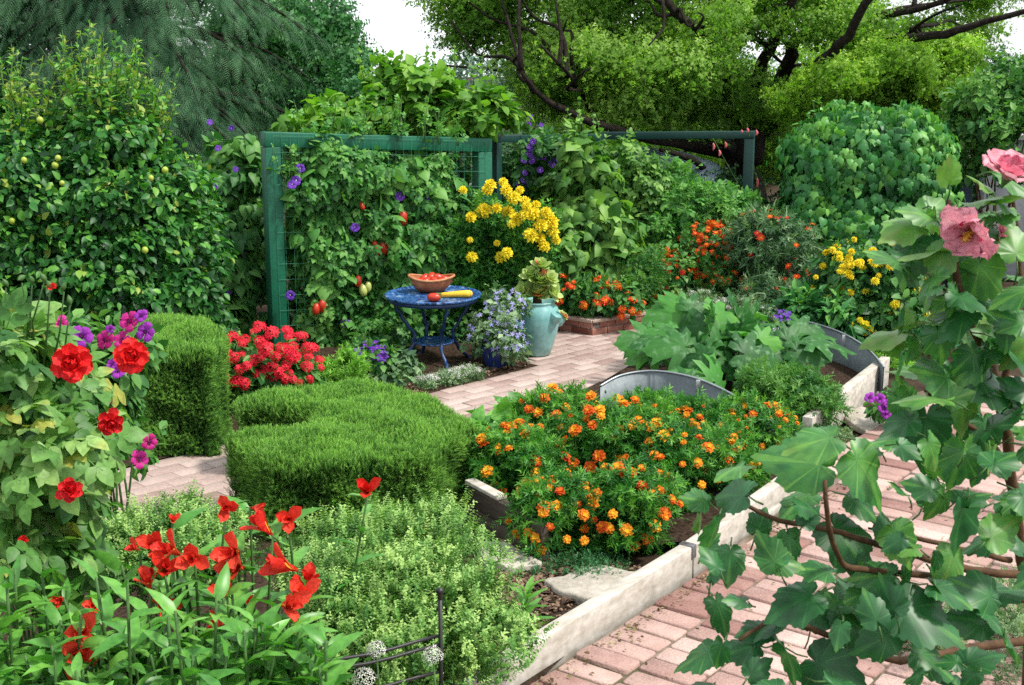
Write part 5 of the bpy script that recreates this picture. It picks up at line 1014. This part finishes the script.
plant('ground_cover', 'yellow green creeping plant right of the second steel panel', 'ground cover', [(G(880, 362)+UP*.01, np.array([.16, .10, .05])), (G(905, 372)+UP*.01, np.array([.12, .08, .04]))], [S_THYME], [M['limefeather'], M['stem']], 60, .04, 22, .04, base=.6, stems=2)
plant('white_alyssum', 'white flowered ground cover between the marigolds and the square stone', 'alyssum', [(G(800, 450)+UP*.04, np.array([.15, .10, .06])), (G(830, 440)+UP*.03, np.array([.08, .07, .05]))], [S_THYME], [M['grey'], M['stem']], 40, .04, 20, .04, base=.6, stems=2)
E = ells([(735, 310, 34, 10, 8.0, .15), (700, 300, 20, 8, 8.2, .12), (770, 318, 24, 9, 7.7, .12)])
AW = plant('white_flower_drift', 'low drift of tiny white flowers behind the squash plant', 'alyssum', E, [S_THYME], [M['grey'], M['stem']], 70, .05, 22, .05, base=.6, stems=3); bloom(AW, E, 50, ['alyssum'], .045)
r_ = plant('heliotrope', 'small purple flower head above the squash leaves', 'flower', ells([(783, 318, 10, 6, 7.3, .05)]), [L_OV], [M['herb'], M['stem']], 10, .03, 10, .04, stems=3); bloom(r_, ells([(783, 317, 9, 6, 7.25, .04)]), 14, ['pansy'], .03, camb=.9)

# ================================================================== VARIEGATED OREGANO
def oreg(lab, E, ncl, group=None, base=.46, **kw):
    return plant('variegated_oregano', lab, 'herb bush', E, [S_OREG, S_OREG2], [M['oregano'], M['stem']], ncl, .06, 24, .058, stems=14, rstem=.003, base=base, var=.2, rmin=.35, droop=0., axup=.9, axout=.5, tipb=.3, cvar=.1, **kw)
oreg('big pale variegated oregano bush in the bottom middle before the clipped hedge', ells([(400, 585, 100, 70, 3.45, .28), (470, 625, 62, 70, 3.35, .22), (345, 560, 70, 50, 3.6, .25), (430, 540, 50, 36, 3.7, .2), (400, 660, 110, 60, 3.2, .25), (330, 620, 60, 60, 3.3, .2)]), 360)
oreg('smaller pale variegated oregano bush between rose bush and hedge', ells([(165, 550, 66, 36, 3.5, .2), (115, 555, 36, 36, 3.5, .18), (215, 552, 40, 32, 3.55, .18), (182, 520, 26, 16, 3.6, .12)]), 190, None, .42)

# ================================================================== ROSE BUSH
E = ells([(26, 420, 42, 74, 3.05, .24), (0, 500, 52, 62, 2.95, .25), (60, 440, 34, 44, 3.0, .2), (6, 350, 32, 36, 3.05, .2), (36, 525, 36, 46, 2.95, .2)])
def rose_extra2(mb):
    nl = 150; C, N = sample_clumps(E, nl, .8, .8); mb.place(T_leaf(6, .38, .45, .2, .25, .01), C, nrm(N*.4+rng.normal(size=(nl, 3))*.7+DOWN*.2), nrm(np.array([0, -.6, .8])+rng.normal(size=(nl, 3))*.4), rng.uniform(.038, .062, nl), .6+rng.normal(size=nl)*.2)
RB = plant('rose_bush', 'red rose bush with pale green leaves at the left edge', 'rose bush', E, [ROSEL], [M['rose'], M['stem']], 120, .10, 9, .105, stems=18, rstem=.006, base=.55, var=.22, rmin=.35, front=.3, extra=rose_extra2)
for px, py, s, d in ((73, 363, 41, (.15, -1, .25)), (131, 357, 36, (.3, -1, .4)), (110, 422, 27, (.4, -.8, -.1)), (70, 491, 26, (.2, -.6, .6))):
    p = Q(px, py, 2.72); put(F_['rose'], 'flower', RB, p, d, s*PPM(p)*.92)
sb = MB()
for px, py in ((6, 288), (22, 283), (32, 285), (44, 283), (64, 292), (70, 305), (50, 290)):
    p = Q(px, py, 2.9); sb.tube([Q(px*.55+15, py+85, 3.0), Q(px*.85+5+rng.normal()*6, py+40, 2.95), p], [.003, .0024, .0016], 5); put(F_['bud'], 'bud', RB, p+UP*.012, UP+rng.normal(size=3)*.35, rng.uniform(.018, .027))
bld(sb, 'bud_stem', M['stem'], RB, True)
p = Q(52, 287, 2.9); put(F_['rose'], 'flower', RB, p, (0, -.2, 1), .022)
for px, py in ((23, 540), (150, 572)): put(F_['rose'], 'flower', RB, Q(px, py, 2.75), (.2, -.7, .5), .02)
# petunias behind
E = ells([(118, 358, 26, 30, 4.35, .14), (106, 410, 20, 44, 4.3, .13), (140, 448, 8, 10, 4.5, .06), (60, 350, 36, 34, 4.3, .15)])
PT = plant('petunia', 'tall magenta and violet petunia behind the red roses', 'petunia', E, [L_OV], [M['herb'], M['stem']], 80, .07, 22, .055, stems=9, base=.5)
for px, py, s, kd in ((128, 321, 18, 'petunia'), (145, 332, 17, 'vpetunia'), (81, 336, 20, 'vpetunia'), (104, 340, 17, 'petunia'), (122, 340, 15, 'petunia'), (141, 315, 12, 'vpetunia'), (60, 322, 14, 'petunia'), (118, 370, 14, 'vpetunia'), (108, 399, 11, 'petunia'), (150, 442, 14, 'petunia'), (140, 459, 16, 'petunia'), (110, 329, 8, 'vpetunia'), (96, 376, 9, 'vpetunia'), (36, 332, 11, 'petunia'), (112, 364, 10, 'vpetunia'), (5, 340, 22, 'vpetunia'), (8, 354, 20, 'vpetunia'), (14, 328, 16, 'vpetunia'), (0, 362, 16, 'vpetunia')):
    p = Q(px, py, 4.08 if px > 70 else 3.6); put(F_[kd], 'flower', PT, p, (rng.normal()*.25+.1, -1, rng.uniform(.1, .6)), s*PPM(p)*1.05)

# ================================================================== ALSTROEMERIA
b = Q(150, 700, 2.7); b[2] = 0; AS = thing('alstroemeria', 'red alstroemeria clump with lance shaped leaves in the bottom left corner', 'alstroemeria', b); mb = MB(); sb = MB()
fl = [(227, 507, 20), (263, 526, 24), (288, 518, 22), (155, 545, 24), (171, 550, 24), (165, 569, 24), (148, 582, 20), (193, 557, 26), (232, 552, 28), (237, 568, 24), (224, 590, 18), (284, 566, 28), (288, 604, 26), (302, 594, 26), (308, 582, 22), (161, 602, 22), (82, 632, 28), (78, 655, 30), (221, 624, 18), (90, 645, 24), (135, 548, 12), (256, 508, 12), (367, 490, 20), (250, 602, 10), (60, 600, 12), (95, 605, 16), (173, 520, 10)]
def lstem(base, tip, nl, s, lo=.25):
    u = np.linspace(0, 1, 8)[:, None]; pts = base+(tip-base)*u; pts[:, :2] = base[:2]+(tip[:2]-base[:2])*(u**1.4); sb.tube(pts, np.linspace(.0045, .003, 8), 6, .6)
    t = np.linspace(lo, .98, nl); a = np.arange(nl)*2.4+rng.uniform(0, 6); P = base+(tip-base)*t[:, None]; P[:, :2] = base[:2]+(tip[:2]-base[:2])*(t[:, None]**1.4)
    D = nrm(np.c_[np.cos(a), np.sin(a), .15+.9*t**3+rng.normal(size=nl)*.25]); mb.place(L_LANCE, P, D, nrm(UP+rng.normal(size=(nl, 3))*.35), s*rng.uniform(.7, 1.15, nl)*(1-.25*t**2), .35+.3*t+rng.normal(size=nl)*.15)
for px, py, s in fl:
    Y = 2.55+(620-py)*.0022+rng.normal()*.05 if px < 340 else 3.25
    p = Q(px, py, Y); base = np.array([b[0]+(p[0]-b[0])*.75+rng.normal()*.04, Y+.08+rng.normal()*.05, 0]); k = PPM(p)
    d = nrm([rng.normal()*.7+.15, -.65+rng.normal()*.3, .4+rng.normal()*.3]); 
    put(F_['alst'], 'flower', AS, p, d, s*k*1.28); lstem(base, p-d*s*k*.6, 11, .10)
for i in range(165):
    px, py = rng.uniform(-40, 330), rng.uniform(565, 720); 
    if py < 600 and px > 60 and rng.random() < .4: py += 60
    if px > 240: py = max(py, 615+(px-240)*.3)
    Y = 2.5+(640-py)*.0022+rng.normal()*.1; p = Q(px, py, Y); base = np.array([b[0]+(p[0]-b[0])*.85+rng.normal()*.05, Y+.06, 0]); lstem(base, p, 15, .105, .35)
bld(mb, 'foliage', M['alstro'], AS); bld(sb, 'stem', M['stem'], AS, True)
# wire fence and white umbels
iron = hardmat('black_iron', (.004, .004, .005), (.015, .015, .017), 20, .45, .5, .2, .002)
fr = thing('wire_fence', 'low black iron border fence at the bottom edge', 'fence', Q(380, 700, 2.9)*np.array([1, 1, 0]))
pl, pr = Q(318, 672, 2.85), Q(438, 592, 3.05)
for p, top in ((pl, Q(318, 648, 2.85)), (pr, Q(440, 592, 3.05))):
    mb = MB(); mb.tube([[top[0], top[1], 0], top-UP*.02], .0055, 8); mb.lathe([(.001, -.022), (.007, -.018), (.006, -.008), (.011, 0), (.009, .009), (.001, .012)], top, 12); bld(mb, 'post', iron, fr, True)
for dz in (.07, .095, .17):
    a = pl+UP*(.06-dz*.9+.03); c = pr-UP*(dz+.05); a0 = a+(a-c)*1.2; 
    mb = MB(); u = np.linspace(0, 1, 12)[:, None]; mb.tube(a0+(c-a0)*u+DOWN*np.sin(u*math.pi*2)**2*.01, .0045, 7); bld(mb, 'rail', iron, fr, True)
UMB = thing('white_allium', 'round white flower heads on thin stems by the black fence', 'allium', Q(390, 700, 2.9)*np.array([1, 1, 0])); sb = MB()
for px, py, s in ((376, 650, 19), (364, 679, 24), (433, 656, 20)):
    p = Q(px, py, 2.72); put(F_['allium'], 'flower', UMB, p, (0, -.3, 1), s*PPM(p)*1.25); sb.tube([[p[0]+.03, p[1]+.08, 0], p+[.01, .02, -.2], p], [.003, .003, .002], 5)
bld(sb, 'stem', M['stem'], UMB, True)

# ================================================================== PINK MALLOW (right foreground)
b = np.array([Q(1040, 700, 2.3)[0], 2.3, 0]); HB = thing('pink_mallow', 'pink flowered mallow shrub with large dark leaves filling the right foreground', 'mallow shrub', b); lb = MB(); sb = MB()
def br(l, r0, r1): limb(sb, [Q(x, y, Y) if Y else b for x, y, Y in l], r0, r1, 7)
br([(0, 0, 0), (1030, 620, 2.25), (1022, 560, 2.2), (1012, 480, 2.15), (1000, 400, 2.1), (975, 330, 2.05), (955, 270, 2.0), (948, 200, 2.0)], .014, .005)
br([(1030, 575, 2.2), (985, 572, 2.1), (930, 560, 2.0), (880, 545, 1.9), (830, 530, 1.85), (780, 520, 1.85), (745, 505, 1.85)], .008, .003)
br([(1030, 640, 2.25), (960, 650, 2.1), (900, 660, 2.0), (840, 640, 1.9), (780, 620, 1.85), (740, 640, 1.8)], .009, .003)
br([(1024, 600, 2.2), (960, 580, 2.0), (870, 570, 1.85), (840, 560, 1.8), (828, 520, 1.75), (825, 480, 1.75)], .007, .003)
br([(1012, 480, 2.15), (990, 440, 2.1), (960, 420, 2.05), (925, 390, 2.0)], .006, .003)
br([(1000, 400, 2.1), (1015, 330, 2.1), (1020, 260, 2.1), (1010, 190, 2.1)], .007, .003)
br([(1010, 560, 2.2), (960, 548, 2.1), (900, 535, 2.0), (868, 528, 2.0)], .006, .002)
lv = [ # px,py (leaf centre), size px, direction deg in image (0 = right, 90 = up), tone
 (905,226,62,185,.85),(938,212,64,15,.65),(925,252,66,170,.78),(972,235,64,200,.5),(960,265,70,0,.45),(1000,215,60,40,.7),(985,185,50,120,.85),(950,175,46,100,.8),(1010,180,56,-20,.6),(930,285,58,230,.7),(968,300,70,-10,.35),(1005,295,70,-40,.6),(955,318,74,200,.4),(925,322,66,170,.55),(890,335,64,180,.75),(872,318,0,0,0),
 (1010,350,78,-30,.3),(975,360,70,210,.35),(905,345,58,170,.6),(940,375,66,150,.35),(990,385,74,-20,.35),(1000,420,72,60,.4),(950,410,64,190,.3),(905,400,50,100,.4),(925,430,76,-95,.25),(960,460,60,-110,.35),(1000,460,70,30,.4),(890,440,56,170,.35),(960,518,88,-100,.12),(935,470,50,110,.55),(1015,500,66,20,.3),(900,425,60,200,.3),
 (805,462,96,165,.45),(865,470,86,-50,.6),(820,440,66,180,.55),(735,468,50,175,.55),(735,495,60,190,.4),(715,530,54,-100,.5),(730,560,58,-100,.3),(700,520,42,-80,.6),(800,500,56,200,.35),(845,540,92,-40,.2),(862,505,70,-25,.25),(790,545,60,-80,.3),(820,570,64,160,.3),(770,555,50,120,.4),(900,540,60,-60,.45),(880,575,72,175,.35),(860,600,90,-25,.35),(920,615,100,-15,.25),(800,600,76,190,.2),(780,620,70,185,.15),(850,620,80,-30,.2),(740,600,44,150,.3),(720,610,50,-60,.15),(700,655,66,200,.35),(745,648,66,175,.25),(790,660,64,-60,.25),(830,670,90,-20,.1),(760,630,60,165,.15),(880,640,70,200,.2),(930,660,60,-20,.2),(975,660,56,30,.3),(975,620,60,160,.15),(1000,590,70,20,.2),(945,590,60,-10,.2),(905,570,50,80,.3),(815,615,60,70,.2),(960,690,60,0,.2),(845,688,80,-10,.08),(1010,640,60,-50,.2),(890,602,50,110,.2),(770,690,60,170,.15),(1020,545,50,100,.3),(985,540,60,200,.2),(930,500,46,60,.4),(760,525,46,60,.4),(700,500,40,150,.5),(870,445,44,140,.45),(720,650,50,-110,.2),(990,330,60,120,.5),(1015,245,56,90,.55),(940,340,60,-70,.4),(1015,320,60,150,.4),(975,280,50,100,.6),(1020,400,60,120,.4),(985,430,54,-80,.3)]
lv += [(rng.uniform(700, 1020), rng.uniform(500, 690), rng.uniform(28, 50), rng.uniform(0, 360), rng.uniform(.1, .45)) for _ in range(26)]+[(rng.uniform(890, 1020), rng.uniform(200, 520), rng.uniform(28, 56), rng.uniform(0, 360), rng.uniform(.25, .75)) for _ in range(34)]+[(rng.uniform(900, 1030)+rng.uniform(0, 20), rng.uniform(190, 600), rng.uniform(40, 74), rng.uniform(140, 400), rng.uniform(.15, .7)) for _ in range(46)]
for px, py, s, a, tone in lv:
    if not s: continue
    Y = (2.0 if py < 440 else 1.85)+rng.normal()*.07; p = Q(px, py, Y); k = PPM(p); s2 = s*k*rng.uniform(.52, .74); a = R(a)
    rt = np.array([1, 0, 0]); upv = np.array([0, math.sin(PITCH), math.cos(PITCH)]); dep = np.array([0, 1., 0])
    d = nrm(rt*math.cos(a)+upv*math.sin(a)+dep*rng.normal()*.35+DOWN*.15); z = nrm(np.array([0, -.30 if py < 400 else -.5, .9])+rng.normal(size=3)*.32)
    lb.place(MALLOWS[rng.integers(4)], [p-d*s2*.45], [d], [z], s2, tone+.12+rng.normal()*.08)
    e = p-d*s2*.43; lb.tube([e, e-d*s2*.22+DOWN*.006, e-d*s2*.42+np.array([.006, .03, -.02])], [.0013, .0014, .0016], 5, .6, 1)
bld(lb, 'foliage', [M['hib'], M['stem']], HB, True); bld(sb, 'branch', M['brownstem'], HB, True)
p = Q(972, 228, 1.9); fo = put(F_['mallow'], 'flower', HB, p, (-.5, -.55, -.55), 60*PPM(p), .4); so = bpy.data.objects.new('stamen', STAM); COL.objects.link(so); so.parent = fo
p = Q(1010, 172, 1.95); put(F_['doublemallow'], 'flower', HB, p, (.2, -.35, .75), 54*PPM(p))
p = Q(1001, 232, 2.0); put(F_['doublemallow'], 'flower', HB, p, (.6, -.6, .2), 30*PPM(p))
for px, py in ((955, 330), (1000, 330), (770, 520), (905, 640), (842, 655), (985, 520)): put(F_['bud'], 'bud', HB, Q(px, py, 2.0), rng.normal(size=3)+UP, .02)
# low plants beneath it
E = ells([(985, 640, 60, 40, 2.9, .2), (940, 680, 60, 30, 2.8, .2)])
r_ = plant('ground_cover', 'pale leafy ground cover with white flowers beneath the pink mallow', 'ground cover', [(np.array([e[0][0], e[0][1], .06]), np.array([.28, .2, .1])) for e in ells([(990, 640, 60, 40, 3.6, .2), (1040, 600, 60, 40, 3.9, .2)])], [S_OREG, S_THYME], [M['grey'], M['stem']], 90, .06, 22, .055, base=.6, stems=4)

for pre, g in (('marigold', 'orange marigolds in the timber edged bed'), ('rosemary_hedge', 'clipped rosemary hedges'), ('timber_edging', 'timber edgings'), ('stepping_stone', 'flat stones'), ('curved_panel', 'curved steel panels'), ('garden_trellis', 'garden trellises'), ('variegated_oregano', 'variegated oregano bushes'), ('lantana_bush', 'bushes in the brick raised bed')):
    for o in scene.objects:
        if o.type == 'EMPTY' and o.name.split('.')[0] == pre: o['group'] = g
# ================================================================== LIGHT, SKY, CAMERA
SUN_EL, SUN_AZ = 56, 72           # azimuth: degrees from -Y (behind the camera) towards +X
sd = np.array([math.sin(R(SUN_AZ))*math.cos(R(SUN_EL)), -math.cos(R(SUN_AZ))*math.cos(R(SUN_EL)), math.sin(R(SUN_EL))])
li = bpy.data.lights.new('sun', 'SUN'); li.energy = 4.9; li.angle = R(6); li.color = (1., .95, .86)
lo = bpy.data.objects.new('sun', li); COL.objects.link(lo); lo.rotation_euler = Vector(sd).to_track_quat('Z', 'Y').to_euler(); lo.location = (3, -3, 8)
w = bpy.data.worlds.new('World'); scene.world = w; w.use_nodes = True; nt = w.node_tree; nt.nodes.clear()
sky = nt.nodes.new('ShaderNodeTexSky'); sky.sky_type = 'NISHITA'; sky.sun_disc = False; sky.sun_elevation = R(SUN_EL); sky.sun_rotation = math.atan2(sd[0], sd[1]); sky.dust_density = 3.; sky.air_density = 1.0; sky.ozone_density = 1.
tc_ = nt.nodes.new('ShaderNodeTexCoord'); cn = noise(nt, 1.6, 6, 'Generated', .6)
cr_ = ramp(nt, [(.34, (.25, .25, .25)), (.56, (1, 1, 1))]); nt.links.new(cn, cr_.inputs[0])
cm = nt.nodes.new('ShaderNodeMix'); cm.data_type = 'RGBA'; nt.links.new(cr_.outputs[0], cm.inputs[0]); nt.links.new(sky.outputs[0], cm.inputs[6]); cm.inputs[7].default_value = (10.8, 11.2, 11.6, 1)
bg = nt.nodes.new('ShaderNodeBackground'); bg.inputs[1].default_value = .15; wo = nt.nodes.new('ShaderNodeOutputWorld'); nt.links.new(cm.outputs[2], bg.inputs[0]); nt.links.new(bg.outputs[0], wo.inputs[0])
cam = bpy.data.cameras.new('camera'); co = bpy.data.objects.new('camera', cam); COL.objects.link(co); co.location = (0, 0, CAM_H); co.rotation_euler = (R(90)-PITCH, 0, 0)
cam.sensor_width = 36; cam.lens = FPX/1024*36; cam.clip_start = .05; cam.clip_end = 400; scene.camera = co
scene.view_settings.view_transform = 'Standard'; scene.view_settings.look = 'None'; scene.view_settings.exposure = 0; scene.view_settings.gamma = 1
cy = scene.cycles; cy.max_bounces = 5; cy.diffuse_bounces = 3; cy.glossy_bounces = 2; cy.transmission_bounces = 3; cy.caustics_reflective = False; cy.caustics_refractive = False
cy.use_adaptive_sampling = True; cy.adaptive_threshold = .012; cy.use_denoising = False
cam.dof.use_dof = True; cam.dof.focus_distance = 5.2; cam.dof.aperture_fstop = 20.
print('TRIS', sum(len(m.polygons) for m in bpy.data.meshes))
